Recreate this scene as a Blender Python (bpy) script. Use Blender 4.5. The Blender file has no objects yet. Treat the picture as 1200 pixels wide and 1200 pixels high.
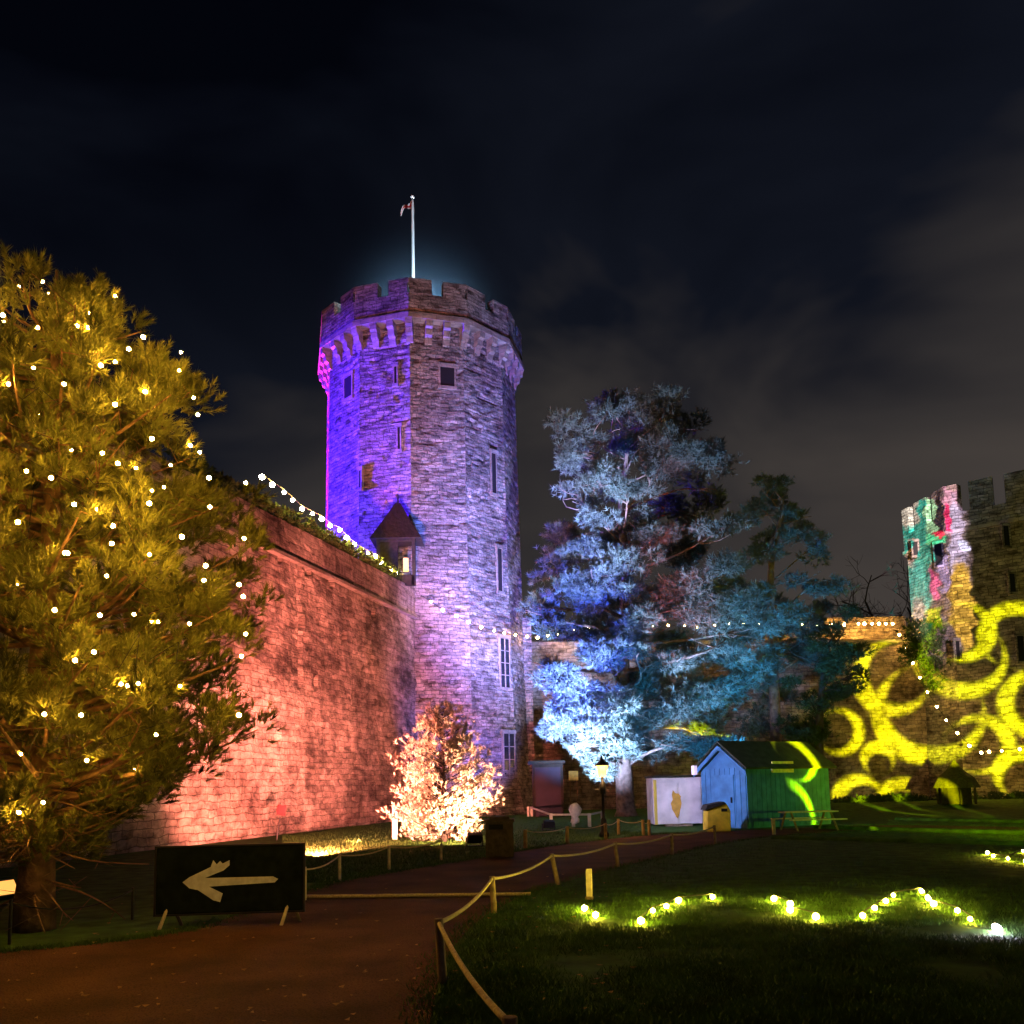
import bpy, math, random
import numpy as np
from mathutils import Vector, Matrix, noise
rad = math.radians
random.seed(7)
RNG = np.random.default_rng(11)
S = bpy.context.scene
COL = S.collection

# ---------------------------------------------------------------- camera
F, PX0, PY0 = 1000.0, 600.0, 817.0
PITCH, ROLL, EYE = 6.0, -1.2, 1.65
cam_d = bpy.data.cameras.new('camera')
cam = bpy.data.objects.new('camera', cam_d); COL.objects.link(cam)
CR = Matrix.Rotation(rad(90 + PITCH), 3, 'X') @ Matrix.Rotation(rad(ROLL), 3, 'Z')
cam.matrix_world = Matrix.Translation((0, 0, EYE)) @ CR.to_4x4()
cam_d.sensor_width = 36; cam_d.lens = 36 * F / 1200
cam_d.shift_y = (PY0 - 600) / 1200
cam_d.clip_end = 3000
S.camera = cam
S.view_settings.view_transform = 'Standard'; S.view_settings.look = 'None'
S.view_settings.exposure = 0; S.view_settings.gamma = 1
S.cycles.use_denoising = True
S.cycles.max_bounces = 5; S.cycles.diffuse_bounces = 2; S.cycles.glossy_bounces = 2
S.cycles.transparent_max_bounces = 6
S.cycles.caustics_reflective = False; S.cycles.caustics_refractive = False
S.cycles.sample_clamp_indirect = 3

def ray(px, py):
    return CR @ Vector(((px - PX0) / F, -(py - PY0) / F, -1))
def at(px, py, d):
    r = ray(px, py); return Vector((0, 0, EYE)) + r * (d / r.y)
def ground(px, py, z=0.0):
    r = ray(px, py); t = (z - EYE) / r.z
    return Vector((0, 0, EYE)) + r * t
def hit(px, py, p, n):
    r = ray(px, py); o = Vector((0, 0, EYE))
    return o + r * ((p - o).dot(n) / r.dot(n))

# ---------------------------------------------------------------- night sky
w = bpy.data.worlds.new('World'); S.world = w; w.use_nodes = True
nt = w.node_tree; N = nt.nodes; L = nt.links; N.clear()
def nd(t, tree=None, **k):
    n = (tree or nt).nodes.new(t)
    for a, b in k.items(): setattr(n, a, b)
    return n
out = nd('ShaderNodeOutputWorld'); bg = nd('ShaderNodeBackground'); L.new(bg.outputs[0], out.inputs[0])
tc = nd('ShaderNodeTexCoord'); sep = nd('ShaderNodeSeparateXYZ'); L.new(tc.outputs['Generated'], sep.inputs[0])
sky = nd('ShaderNodeTexSky', sky_type='NISHITA', sun_disc=False)
sky.sun_elevation = rad(-4); sky.sun_rotation = rad(200)
# town glow on low cloud: brighter and browner towards the horizon
mr = nd('ShaderNodeMapRange'); mr.inputs[1].default_value = 0.02; mr.inputs[2].default_value = 0.72
L.new(sep.outputs['Z'], mr.inputs[0])
ad = nd('ShaderNodeMath', operation='MULTIPLY_ADD'); L.new(sep.outputs['X'], ad.inputs[0]); ad.inputs[1].default_value = -0.50
L.new(mr.outputs[0], ad.inputs[2])
mp = nd('ShaderNodeMapping'); mp.inputs['Scale'].default_value = (1.0, 1.0, 2.0); mp.inputs['Rotation'].default_value = (0, 0.5, 0.3)
L.new(tc.outputs['Generated'], mp.inputs[0])
nz = nd('ShaderNodeTexNoise'); nz.inputs['Scale'].default_value = 2.4; nz.inputs['Detail'].default_value = 4; nz.inputs['Distortion'].default_value = .5
L.new(mp.outputs[0], nz.inputs[0])
nm = nd('ShaderNodeMath', operation='MULTIPLY_ADD'); L.new(nz.outputs[0], nm.inputs[0]); nm.inputs[1].default_value = -1.15
ad2 = nd('ShaderNodeMath', operation='ADD'); L.new(ad.outputs[0], ad2.inputs[0]); ad2.inputs[1].default_value = 0.56
L.new(ad2.outputs[0], nm.inputs[2])
cr = nd('ShaderNodeValToRGB'); L.new(nm.outputs[0], cr.inputs[0])
e = cr.color_ramp.elements
e[0].position = 0.0; e[0].color = (.060, .050, .044, 1)
e[1].position = 1.0; e[1].color = (.0008, .0012, .0030, 1)
a = e.new(.34); a.color = (.034, .030, .0295, 1)
a = e.new(.64); a.color = (.0052, .0066, .0118, 1)
sc_ = nd('ShaderNodeMix', data_type='RGBA', blend_type='ADD'); sc_.inputs[0].default_value = .002
L.new(cr.outputs[0], sc_.inputs[6]); L.new(sky.outputs[0], sc_.inputs[7])
L.new(sc_.outputs[2], bg.inputs[0]); bg.inputs[1].default_value = 1.0

# ---------------------------------------------------------------- floodlights
def spot(name, loc, target, col, power, angle=70, blend=.6, radius=.15):
    d = bpy.data.lights.new(name, 'SPOT'); d.color = col; d.energy = power
    d.spot_size = rad(angle); d.spot_blend = blend; d.shadow_soft_size = radius
    o = bpy.data.objects.new(name, d); COL.objects.link(o)
    loc = Vector(loc); q = (Vector(target) - loc).to_track_quat('-Z', 'Y')
    o.matrix_world = Matrix.Translation(loc) @ q.to_matrix().to_4x4()
    return o
TC = at(497, 800, 55); TC.z = 0           # centre of the round tower
ROOFZ = at(497, 371, 48.5).z
FX = {                                     # fixtures that the photo shows
 'tree':  ground(556, 992), 'tower': ground(643, 973), 'pine': ground(2, 1062)}
lights = {}
# tower: violet and magenta from outside the wall, lavender from the court
spot('violet_flood', (TC.x - 22, TC.y - 9.5, 13.5), (TC.x - 4, TC.y - 2, 20), (.06, .010, 1), 250000, 58)
spot('magenta_flood', (TC.x - 13, TC.y + 13, 10), (TC.x - 5, TC.y, 23), (1, .02, .75), 330000, 80)
f = FX['tower']
spot('lavender_flood', f + Vector((-.1, .35, .45)), (TC.x + 7.0, TC.y - 5, 14.5), (.05, .10, 1), 108000, 50, .8)
spot('lavender_flood', (.5, 45.6, .4), (TC.x + 2.6, TC.y - 5.5, 6), (.10, .17, 1), 6500, 90, 1)  # second unseen lamp, added low to light the tower base
spot('pink_flood', (9.5, 33, .4), (TC.x + 4, TC.y - 5, 28), (.55, .05, .62), 52000, 42, 1)
spot('roof_flood', (TC.x + 1.2, TC.y - 3.2, ROOFZ + .5), (TC.x - .3, TC.y - .8, ROOFZ + 7), (.6, .8, 1), 14000, 150, .6)
pl_ = bpy.data.lights.new('roof_lamp', 'POINT'); pl_.color = (.55, .85, 1); pl_.energy = 1500; pl_.shadow_soft_size = .15
plo = bpy.data.objects.new('roof_lamp', pl_); COL.objects.link(plo); plo.location = (TC.x + .6, TC.y + .4, ROOFZ + .9)
spot('amber_flood', (6.5, 60, 3), (TC.x + 6.5, TC.y + 1, 16), (1, .42, .06), 16000, 80, 1)
# curtain wall: red wash
spot('red_flood', at(372, 1000, 22) * 1.0, at(398, 835, 39), (1, .21, .15), 72000, 92, 1)
spot('salmon_flood', at(418, 990, 27), at(388, 800, 39), (1, .27, .19), 66000, 74, 1)
# little tree: warm white from its foot
f = FX['tree']
spot('warm_flood', f + Vector((0, .25, .38)), at(500, 890, 27), (1, .41, .23), 8000, 132, .7, .08)
# big pine: ice blue from the left foot, cyan from the right
spot('ice_flood', at(655, 962, 38), at(700, 770, 45), (.40, .54, 1), 76000, 84, 1)
spot('cyan_flood', at(800, 962, 35.5), at(800, 720, 45), (.02, .34, .9), 10000, 75, 1)
spot('ruby_flood', (8.6, 37.5, .5), at(768, 560, 45), (1, .12, .05), 20000, 26, 1)
spot('teal_flood', at(897, 950, 38), at(908, 605, 50), (.04, .34, .8), 17000, 62, 1)
spot('moon_flood', at(640, 975, 30), at(700, 555, 45), (.40, .50, 1), 170000, 22, 1)
spot('yard_flood', (3.0, 27.5, 2.6), at(830, 925, 33), (.55, .55, 1), 2300, 75, 1)
spot('purple_flood', at(655, 978, 31), at(672, 950, 36), (.75, .65, 1), 300, 80, 1)
# left pine: warm lamp behind the trunk at the frame edge
spot('orange_flood', FX['pine'] + Vector((.1, .2, .5)), at(60, 700, 11), (1, .13, .008), 620, 85, .8)
spot('orange_flood', (-6.6, 12.4, .6), (-5.4, 11, 7), (1, .13, .008), 750, 95, .8)
# path: a dim sodium lamp behind the photographer
spot('sodium_lamp', (-5, -5, 6), (-1, 12, 0), (1, .42, .20), 80, 100, 1, .3)
# projectors on the lawn, out of the frame
GOBO = spot('swirl_projector', (13, 15, 1.6), at(1090, 800, 56), (.93, .95, .0), 480000, 62, .3, .03)
GOBO2 = spot('patch_projector', (4, -3, 3.5), at(1090, 660, 58), (1, 1, 1), 1900000, 16, .2, .03)
spot('green_wash', (15, 14, 1.0), at(1110, 975, 30), (.36, .80, .02), 4500, 62, 1)
def uv_of(light, P):
    q = light.matrix_world.inverted() @ P
    return q.x / -q.z, q.y / -q.z, -q.z
def light_uv(light):
    d = light.data; d.use_nodes = True; t = d.node_tree
    em = [n for n in t.nodes if n.type == 'EMISSION'][0]
    c = nd('ShaderNodeTexCoord', t); s = nd('ShaderNodeSeparateXYZ', t); t.links.new(c.outputs['Normal'], s.inputs[0])
    m = []
    for k in ('X', 'Y'):
        q = nd('ShaderNodeMath', t, operation='DIVIDE'); t.links.new(s.outputs[k], q.inputs[0]); t.links.new(s.outputs['Z'], q.inputs[1])
        q2 = nd('ShaderNodeMath', t, operation='MULTIPLY'); t.links.new(q.outputs[0], q2.inputs[0]); q2.inputs[1].default_value = -1
        m.append(q2)
    cb = nd('ShaderNodeCombineXYZ', t); t.links.new(m[0].outputs[0], cb.inputs[0]); t.links.new(m[1].outputs[0], cb.inputs[1])
    return t, em, cb
# crescents: (px, py, outer radius px, inner centre offset px, inner radius px, depth)
CRES = [(1083, 838, 58, (9, -15), 47, 58), (1060, 942, 31, (0, 9), 23, 58), (1007, 938, 30, (10, 6), 23, 58),
        (1030, 888, 19, (2, 11), 14, 58), (986, 858, 27, (-9, -2), 22, 58), (1045, 796, 44, (13, -9), 35, 58),
        (1122, 772, 46, (7, -13), 36, 57), (1130, 742, 34, (-11, -4), 29, 54), (1192, 745, 38, (2, 11), 31, 52),
        (1216, 825, 40, (10, -2), 30, 52), (1150, 872, 34, (-11, 4), 28, 54), (1200, 905, 30, (6, 14), 24, 52),
        (900, 962, 50, (2, 9), 44, 33),
        (900, 885, 30, (-9, 6), 25, 35)]
t, em, cb = light_uv(GOBO)
acc = None
for (px, py, R, off, r2, dep) in CRES:
    P = at(px, py, dep); u, v, D = uv_of(GOBO, P)
    P2 = at(px + off[0] * .8, py + off[1] * .8, dep); u2, v2, _ = uv_of(GOBO, P2)
    k = dep / F / D
    ms = []
    for (cu, cv, rr, inv) in ((u, v, R * k, 0), (u2, v2, r2 * 1.05 * k, 1)):
        dist = nd('ShaderNodeVectorMath', t, operation='DISTANCE'); t.links.new(cb.outputs[0], dist.inputs[0]); dist.inputs[1].default_value = (cu, cv, 0)
        g = nd('ShaderNodeMapRange', t, interpolation_type='SMOOTHSTEP'); t.links.new(dist.outputs['Value'], g.inputs[0])
        so = 4.2 * k
        g.inputs[1].default_value = rr - so; g.inputs[2].default_value = rr + so
        g.inputs[3].default_value = 0 if inv else 1; g.inputs[4].default_value = 1 if inv else 0
        ms.append(g)
    mul = nd('ShaderNodeMath', t, operation='MULTIPLY'); t.links.new(ms[0].outputs[0], mul.inputs[0]); t.links.new(ms[1].outputs[0], mul.inputs[1])
    if acc is None: acc = mul
    else:
        mx = nd('ShaderNodeMath', t, operation='MAXIMUM'); t.links.new(acc.outputs[0], mx.inputs[0]); t.links.new(mul.outputs[0], mx.inputs[1]); acc = mx
sp = nd('ShaderNodeMath', t, operation='MULTIPLY_ADD'); t.links.new(acc.outputs[0], sp.inputs[0]); sp.inputs[1].default_value = 1.0; sp.inputs[2].default_value = 0.014
t.links.new(sp.outputs[0], em.inputs['Strength'])
# coloured patches on the far tower
t, em, cb = light_uv(GOBO2)
PATCH = [(1096, 660, 36, 120, (.16, .11, .13)), (1080, 650, 14, 95, (.02, .36, .30)), (1070, 590, 9, 26, (.50, .46, .42)), (1074, 645, 5, 20, (.55, .38, .36)), (1077, 561, 6, 9, (.02, .34, .22)),
         (1080, 690, 12, 34, (.02, .42, .40)), (1083, 722, 6, 22, (.45, .42, .42)), (1113, 602, 10, 40, (.36, .17, .26)), (1120, 640, 9, 60, (.34, .28, .44)), (1092, 612, 6, 30, (.36, .66, .40)), (1096, 632, 9, 8, (.05, .55, .28)), (1101, 645, 7, 9, (0, 0, .02)), (1100, 600, 3.5, 30, (0, 0, .02)), (1104, 660, 4, 14, (0, 0, .01)),
         (1110, 606, 5, 17, (.75, .03, .16)), (1099, 624, 6, 4, (.75, .02, .08)), (1096, 683, 6, 18, (.85, .10, .36)), (1107, 672, 5, 26, (.38, .28, .55)), (1126, 640, 6, 9, (.55, .55, .85)), (1098, 722, 9, 12, (.42, .50, .02)), (1126, 710, 13, 52, (.34, .20, .03)), (1112, 565, 6, 12, (.30, .18, .20))]
nzp = nd('ShaderNodeTexNoise', t); nzp.inputs['Scale'].default_value = 70; nzp.inputs['Detail'].default_value = 3; t.links.new(cb.outputs[0], nzp.inputs[0])
wrp = nd('ShaderNodeVectorMath', t, operation='MULTIPLY_ADD'); t.links.new(nzp.outputs['Color'], wrp.inputs[0]); wrp.inputs[1].default_value = (.022, .03, 0)
wr0 = nd('ShaderNodeVectorMath', t, operation='SUBTRACT'); t.links.new(cb.outputs[0], wr0.inputs[0]); wr0.inputs[1].default_value = (.011, .015, 0); t.links.new(wr0.outputs[0], wrp.inputs[2])
cur = None
for (px, py, rx, ry, c_) in PATCH:
    u, v, D = uv_of(GOBO2, at(px, py, 55.5)); k = 55.5 / F / D
    sb = nd('ShaderNodeVectorMath', t, operation='SUBTRACT'); t.links.new(wrp.outputs[0], sb.inputs[0]); sb.inputs[1].default_value = (u, v, 0)
    ml_ = nd('ShaderNodeVectorMath', t, operation='MULTIPLY'); t.links.new(sb.outputs[0], ml_.inputs[0]); ml_.inputs[1].default_value = (1 / (rx * k), 1 / (ry * k), 0)
    ln_ = nd('ShaderNodeVectorMath', t, operation='LENGTH'); t.links.new(ml_.outputs[0], ln_.inputs[0])
    mg = nd('ShaderNodeMapRange', t, interpolation_type='SMOOTHSTEP'); t.links.new(ln_.outputs['Value'], mg.inputs[0]); mg.inputs[1].default_value = .82; mg.inputs[2].default_value = 1.12; mg.inputs[3].default_value = 1; mg.inputs[4].default_value = 0
    mc = nd('ShaderNodeMix', t, data_type='RGBA'); t.links.new(mg.outputs[0], mc.inputs[0])
    if cur is None: mc.inputs[6].default_value = (.0005, .0005, .0005, 1)
    else: t.links.new(cur.outputs[2], mc.inputs[6])
    mc.inputs[7].default_value = (*c_, 1); cur = mc
t.links.new(cur.outputs[2], em.inputs['Color'])

# ---------------------------------------------------------------- materials
MATS = {}
def mat(name, col=(.3, .3, .3), rough=.8, metal=0, emit=None, estr=0, noise_scale=None, var=.35, bump=0, spec=.3):
    if name in MATS: return MATS[name]
    m = bpy.data.materials.new(name); m.use_nodes = True; t = m.node_tree
    b = t.nodes['Principled BSDF']
    b.inputs['Base Color'].default_value = (*col, 1); b.inputs['Roughness'].default_value = rough; b.inputs['Metallic'].default_value = metal
    b.inputs['Specular IOR Level'].default_value = spec
    if emit: b.inputs['Emission Color'].default_value = (*emit, 1); b.inputs['Emission Strength'].default_value = estr
    if noise_scale:
        c = nd('ShaderNodeTexCoord', t); n = nd('ShaderNodeTexNoise', t); n.inputs['Scale'].default_value = noise_scale; n.inputs['Detail'].default_value = 5
        t.links.new(c.outputs['Object'], n.inputs[0])
        r = nd('ShaderNodeValToRGB', t); t.links.new(n.outputs[0], r.inputs[0])
        r.color_ramp.elements[0].position = .3; r.color_ramp.elements[1].position = .7
        r.color_ramp.elements[0].color = (*[x * (1 - var) for x in col], 1); r.color_ramp.elements[1].color = (*[min(1, x * (1 + var)) for x in col], 1)
        t.links.new(r.outputs[0], b.inputs['Base Color'])
        if bump:
            bp = nd('ShaderNodeBump', t); bp.inputs['Distance'].default_value = bump; bp.inputs['Strength'].default_value = 1
            t.links.new(n.outputs[0], bp.inputs['Height']); t.links.new(bp.outputs[0], b.inputs['Normal'])
    MATS[name] = m; return m

def stone(name, c1, c2, mortar, bw=.6, rh=.3, dist=.10, streak=1.0, crev_shade=.85, aniso=(1.5, 3.0), stain=.45):
    m = bpy.data.materials.new(name); m.use_nodes = True; t = m.node_tree; b = t.nodes['Principled BSDF']
    b.inputs['Roughness'].default_value = .95; b.inputs['Specular IOR Level'].default_value = .1
    c = nd('ShaderNodeTexCoord', t)
    wob = nd('ShaderNodeTexNoise', t); wob.inputs['Scale'].default_value = 1.6; wob.inputs['Detail'].default_value = 4; t.links.new(c.outputs['UV'], wob.inputs[0])
    wv = nd('ShaderNodeVectorMath', t, operation='MULTIPLY_ADD'); t.links.new(wob.outputs['Color'], wv.inputs[0]); wv.inputs[1].default_value = (.45, .26, 0)
    t.links.new(c.outputs['UV'], wv.inputs[2])
    br = nd('ShaderNodeTexBrick', t); t.links.new(wv.outputs[0], br.inputs[0])
    br.inputs['Scale'].default_value = 1; br.inputs['Brick Width'].default_value = bw; br.inputs['Row Height'].default_value = rh
    br.inputs['Mortar Size'].default_value = .017; br.inputs['Mortar Smooth'].default_value = .6; br.inputs['Bias'].default_value = 0
    br.inputs['Color1'].default_value = (*c1, 1); br.inputs['Color2'].default_value = (*c2, 1); br.inputs['Mortar'].default_value = (*mortar, 1)
    br.offset_frequency = 2; br.squash = 1.35; br.squash_frequency = 3
    big = nd('ShaderNodeTexNoise', t); big.inputs['Scale'].default_value = .35; big.inputs['Detail'].default_value = 8; big.inputs['Roughness'].default_value = .65
    t.links.new(c.outputs['UV'], big.inputs[0])
    r = nd('ShaderNodeValToRGB', t); t.links.new(big.outputs[0], r.inputs[0])
    r.color_ramp.elements[0].position = .33; r.color_ramp.elements[0].color = (stain, stain * .94, stain * .9, 1); r.color_ramp.elements[1].position = .66; r.color_ramp.elements[1].color = (1.15, 1.12, 1.08, 1)
    mx = nd('ShaderNodeMix', t, data_type='RGBA', blend_type='MULTIPLY'); mx.inputs[0].default_value = 1
    t.links.new(br.outputs[0], mx.inputs[6]); t.links.new(r.outputs[0], mx.inputs[7]); t.links.new(mx.outputs[2], b.inputs['Base Color'])
    # relief: eroded courses and chipped stones
    mpp = nd('ShaderNodeMapping', t); mpp.inputs['Scale'].default_value = (*aniso, 1); t.links.new(wv.outputs[0], mpp.inputs[0])
    st = nd('ShaderNodeTexNoise', t); st.inputs['Scale'].default_value = 1.0; st.inputs['Detail'].default_value = 6; st.inputs['Roughness'].default_value = .62; t.links.new(mpp.outputs[0], st.inputs[0])
    cvr = nd('ShaderNodeValToRGB', t); t.links.new(st.outputs[0], cvr.inputs[0])
    cvr.color_ramp.elements[0].position = .34; cvr.color_ramp.elements[0].color = (.18, .15, .13, 1); cvr.color_ramp.elements[1].position = .52; cvr.color_ramp.elements[1].color = (1, 1, 1, 1)  # low stone darkened in the colour: weather stain and crevice shade
    a_ = cvr.color_ramp.elements.new(.64); a_.color = (1.25, 1.25, 1.25, 1)
    mx2 = nd('ShaderNodeMix', t, data_type='RGBA', blend_type='MULTIPLY'); mx2.inputs[0].default_value = crev_shade
    t.links.new(mx.outputs[2], mx2.inputs[6]); t.links.new(cvr.outputs[0], mx2.inputs[7]); t.links.new(mx2.outputs[2], b.inputs['Base Color'])
    h1 = nd('ShaderNodeMath', t, operation='MULTIPLY_ADD'); t.links.new(br.outputs['Fac'], h1.inputs[0]); h1.inputs[1].default_value = -.25
    s1 = nd('ShaderNodeMath', t, operation='MULTIPLY'); t.links.new(st.outputs[0], s1.inputs[0]); s1.inputs[1].default_value = 2.2 * streak
    t.links.new(s1.outputs[0], h1.inputs[2])
    fn = nd('ShaderNodeTexNoise', t); fn.inputs['Scale'].default_value = 7; fn.inputs['Detail'].default_value = 3; t.links.new(c.outputs['UV'], fn.inputs[0])
    h2 = nd('ShaderNodeMath', t, operation='MULTIPLY_ADD'); t.links.new(fn.outputs[0], h2.inputs[0]); h2.inputs[1].default_value = .45; t.links.new(h1.outputs[0], h2.inputs[2])
    bp = nd('ShaderNodeBump', t); bp.inputs['Distance'].default_value = dist; bp.inputs['Strength'].default_value = 1
    t.links.new(h2.outputs[0], bp.inputs['Height']); t.links.new(bp.outputs[0], b.inputs['Normal'])
    MATS[name] = m; return m
STONE = stone('tower_stone', (.42, .40, .37), (.22, .21, .20), (.10, .095, .09), .44, .205, .12, .9)
RUBBLE = stone('rubble_stone', (.46, .40, .35), (.30, .26, .23), (.15, .13, .11), .48, .25, .12, .9, .7, (1.6, 2.4), .14)
DRESSED = stone('dressed_stone', (.40, .37, .33), (.32, .30, .27), (.2, .19, .17), .8, .4, .05, .6, .4)
DARK = mat('hole_shade_black', (.012, .012, .014), .9)  # near-black slabs put the unlit dark of openings and slots into colour
IRON = mat('black_iron', (.02, .02, .022), .45, .6, noise_scale=20, var=.3)
ROPE = mat('rope_fibre', (.42, .34, .22), .9, noise_scale=40, var=.35, bump=.01)
WOOD = mat('post_wood', (.20, .14, .09), .85, noise_scale=12, var=.4, bump=.01)
PALEWOOD = mat('pale_wood', (.48, .42, .32), .8, noise_scale=10, var=.25, bump=.008)
WHITE = mat('white_paint', (.72, .70, .68), .6, noise_scale=5, var=.15)
BARK = mat('pine_bark', (.16, .09, .055), .95, noise_scale=6, var=.55, bump=.05)
GREYBARK = mat('grey_bark', (.20, .14, .11), .95, noise_scale=5, var=.45, bump=.06)
DARKBARK = mat('winter_bark', (.05, .04, .035), .95, noise_scale=5, var=.3)
def leafmat(name, col, var=.5, sc=1.5):
    m = mat(name, col, .7, noise_scale=sc, var=var, spec=.15); return m
NEEDLE = leafmat('pine_needles', (.125, .13, .03), .72, 3.2)
BLUENEEDLE = leafmat('scots_pine_needles', (.10, .13, .11), .5, 1.0)
DARKNEEDLE = leafmat('yew_needles', (.035, .055, .025), .45, 1.0)
LEAF = leafmat('shrub_leaves', (.36, .29, .22), .3, 2)
IVY = leafmat('ivy_leaves', (.04, .065, .02), .5, 2)
BULBM = mat('warm_bulb', (1, .8, .4), .4, emit=(1, .50, .06), estr=700)
WALLBULB = mat('festoon_bulb', (1, .8, .4), .4, emit=(1, .48, .09), estr=300)
TOPBULB = mat('wall_top_bulb', (1, .8, .4), .4, emit=(1, .66, .14), estr=520)
LAWNBULB = mat('lawn_bulb', (1, .8, .4), .4, emit=(1, .74, .06), estr=600)
COOLBULB = mat('cool_bulb', (1, 1, 1), .4, emit=(.8, .72, 1), estr=400)

# ---------------------------------------------------------------- mesh helpers
class MB:
    def __init__(s): s.v = []; s.f = []
    def add(s, vs, fs):
        o = len(s.v); s.v += [Vector(v) for v in vs]; s.f += [tuple(i + o for i in f) for f in fs]; return s
    def box(s, c, size, rz=0, tilt=None, taper=1.0):
        hx, hy, hz = [k / 2 for k in size]; R = Matrix.Rotation(rz, 3, 'Z')
        if tilt is not None: R = R @ Matrix.Rotation(tilt[1], 3, tilt[0])
        c = Vector(c); vs = []
        for z in (-1, 1):
            k = taper if z > 0 else 1
            for x, y in ((-1, -1), (1, -1), (1, 1), (-1, 1)): vs.append(c + R @ Vector((x * hx * k, y * hy * k, z * hz)))
        return s.add(vs, [(3, 2, 1, 0), (4, 5, 6, 7), (0, 1, 5, 4), (1, 2, 6, 5), (2, 3, 7, 6), (3, 0, 4, 7)])
    def prism(s, poly, vec):                    # poly: 3D points (planar, ccw seen from -vec), extruded by vec
        n = len(poly); vec = Vector(vec); vs = [Vector(p) for p in poly] + [Vector(p) + vec for p in poly]
        return s.add(vs, [tuple(range(n))[::-1], tuple(range(n, 2 * n))] + [(i, (i + 1) % n, n + (i + 1) % n, n + i) for i in range(n)])
    def tube(s, pts, radii, n=7, cap=True):
        pts = [Vector(p) for p in pts]
        if not hasattr(radii, '__len__'): radii = [radii] * len(pts)
        vs = []; fs = []; up = None
        for i, p in enumerate(pts):
            d = (pts[min(i + 1, len(pts) - 1)] - pts[max(i - 1, 0)]).normalized()
            if up is None: up = Vector((0, 0, 1)) if abs(d.z) < .9 else Vector((1, 0, 0))
            a = d.cross(up); a = a.normalized() if a.length > 1e-6 else d.orthogonal().normalized(); b = a.cross(d); up = b
            for k in range(n):
                th = 2 * math.pi * k / n; vs.append(p + (a * math.cos(th) + b * math.sin(th)) * radii[i])
        for i in range(len(pts) - 1):
            for k in range(n):
                k2 = (k + 1) % n; fs.append((i * n + k, i * n + k2, (i + 1) * n + k2, (i + 1) * n + k))
        if cap: fs.append(tuple(range(n))[::-1]); fs.append(tuple((len(pts) - 1) * n + k for k in range(n)))
        return s.add(vs, fs)
    def lathe(s, c, prof, n=16, rot=0):          # prof: (radius, z)
        c = Vector(c); vs = []; fs = []
        for (r, z) in prof:
            for k in range(n):
                th = 2 * math.pi * k / n + rot; vs.append(c + Vector((r * math.cos(th), r * math.sin(th), z)))
        for i in range(len(prof) - 1):
            for k in range(n):
                k2 = (k + 1) % n; fs.append((i * n + k, i * n + k2, (i + 1) * n + k2, (i + 1) * n + k))
        fs.append(tuple(range(n))[::-1]); fs.append(tuple((len(prof) - 1) * n + k for k in range(n)))
        return s.add(vs, fs)
    def build(s, name, m, parent=None, smooth=False, bevel=0, uvdir=None):
        me = bpy.data.meshes.new(name)
        off = parent_loc(parent)
        me.from_pydata([tuple(v - off) for v in s.v], [], s.f); me.validate()
        uvl = me.uv_layers.new(name='UVMap')
        for p in me.polygons:
            n = p.normal
            tt = Vector((-n.y, n.x, 0)) if abs(n.z) < .8 else None
            if tt: tt.normalize()
            if uvdir is not None: tt = uvdir
            for li in p.loop_indices:
                co = me.vertices[me.loops[li].vertex_index].co + off
                uvl.data[li].uv = (co.dot(tt), co.z) if tt else (co.x, co.y)
        me.materials.append(m)
        if smooth:
            for p in me.polygons: p.use_smooth = True
        o = bpy.data.objects.new(name, me); COL.objects.link(o)
        if parent: o.parent = parent
        if bevel:
            b = o.modifiers.new('bevel', 'BEVEL'); b.width = bevel; b.segments = 2; b.limit_method = 'ANGLE'
        return o
def parent_loc(p):
    v = Vector((0, 0, 0))
    while p: v = v + p.location; p = p.parent
    return v
def thing(name, label, cat, loc=(0, 0, 0), group=None, kind=None):
    o = bpy.data.objects.new(name, None); COL.objects.link(o); o.location = Vector(loc); o.empty_display_size = .2
    return tag(o, label, cat, group, kind)
def tag(o, label=None, cat=None, group=None, kind=None):
    for k, v in (('label', label), ('category', cat), ('group', group), ('kind', kind)):
        if v: o[k] = v
    return o
def npmesh(name, V, Fc, m, parent=None):          # V (n,3), Fc (k,3) triangles
    off = parent_loc(parent)
    V = np.asarray(V, np.float32) - np.array(off, np.float32)
    me = bpy.data.meshes.new(name); me.vertices.add(len(V)); me.vertices.foreach_set('co', V.ravel())
    k = len(Fc); me.loops.add(3 * k); me.loops.foreach_set('vertex_index', np.asarray(Fc, np.int32).ravel())
    me.polygons.add(k); me.polygons.foreach_set('loop_start', np.arange(0, 3 * k, 3, dtype=np.int32))
    me.update(calc_edges=True); me.materials.append(m)
    o = bpy.data.objects.new(name, me); COL.objects.link(o)
    if parent: o.parent = parent
    return o
def unit(a): return a / np.maximum(1e-9, np.linalg.norm(a, axis=-1, keepdims=True))
def tufts(P, Dn, n, length, width, spread, stem=.5):
    """n needles round each stem P with direction Dn -> vertices, triangles"""
    P = np.repeat(np.asarray(P), n, 0); Dn = np.repeat(unit(np.asarray(Dn)), n, 0); k = len(P)
    base = P + Dn * (RNG.random((k, 1)) * length * stem)
    d = unit(Dn + spread * RNG.normal(size=(k, 3)))
    ln = length * RNG.uniform(.6, 1.1, (k, 1))
    side = unit(np.cross(d, RNG.normal(size=(k, 3)))) * width * RNG.uniform(.7, 1.2, (k, 1)) * .5
    V = np.stack([base - side, base + side, base + d * ln], 1).reshape(-1, 3)
    return V, np.arange(3 * k).reshape(-1, 3)
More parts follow.
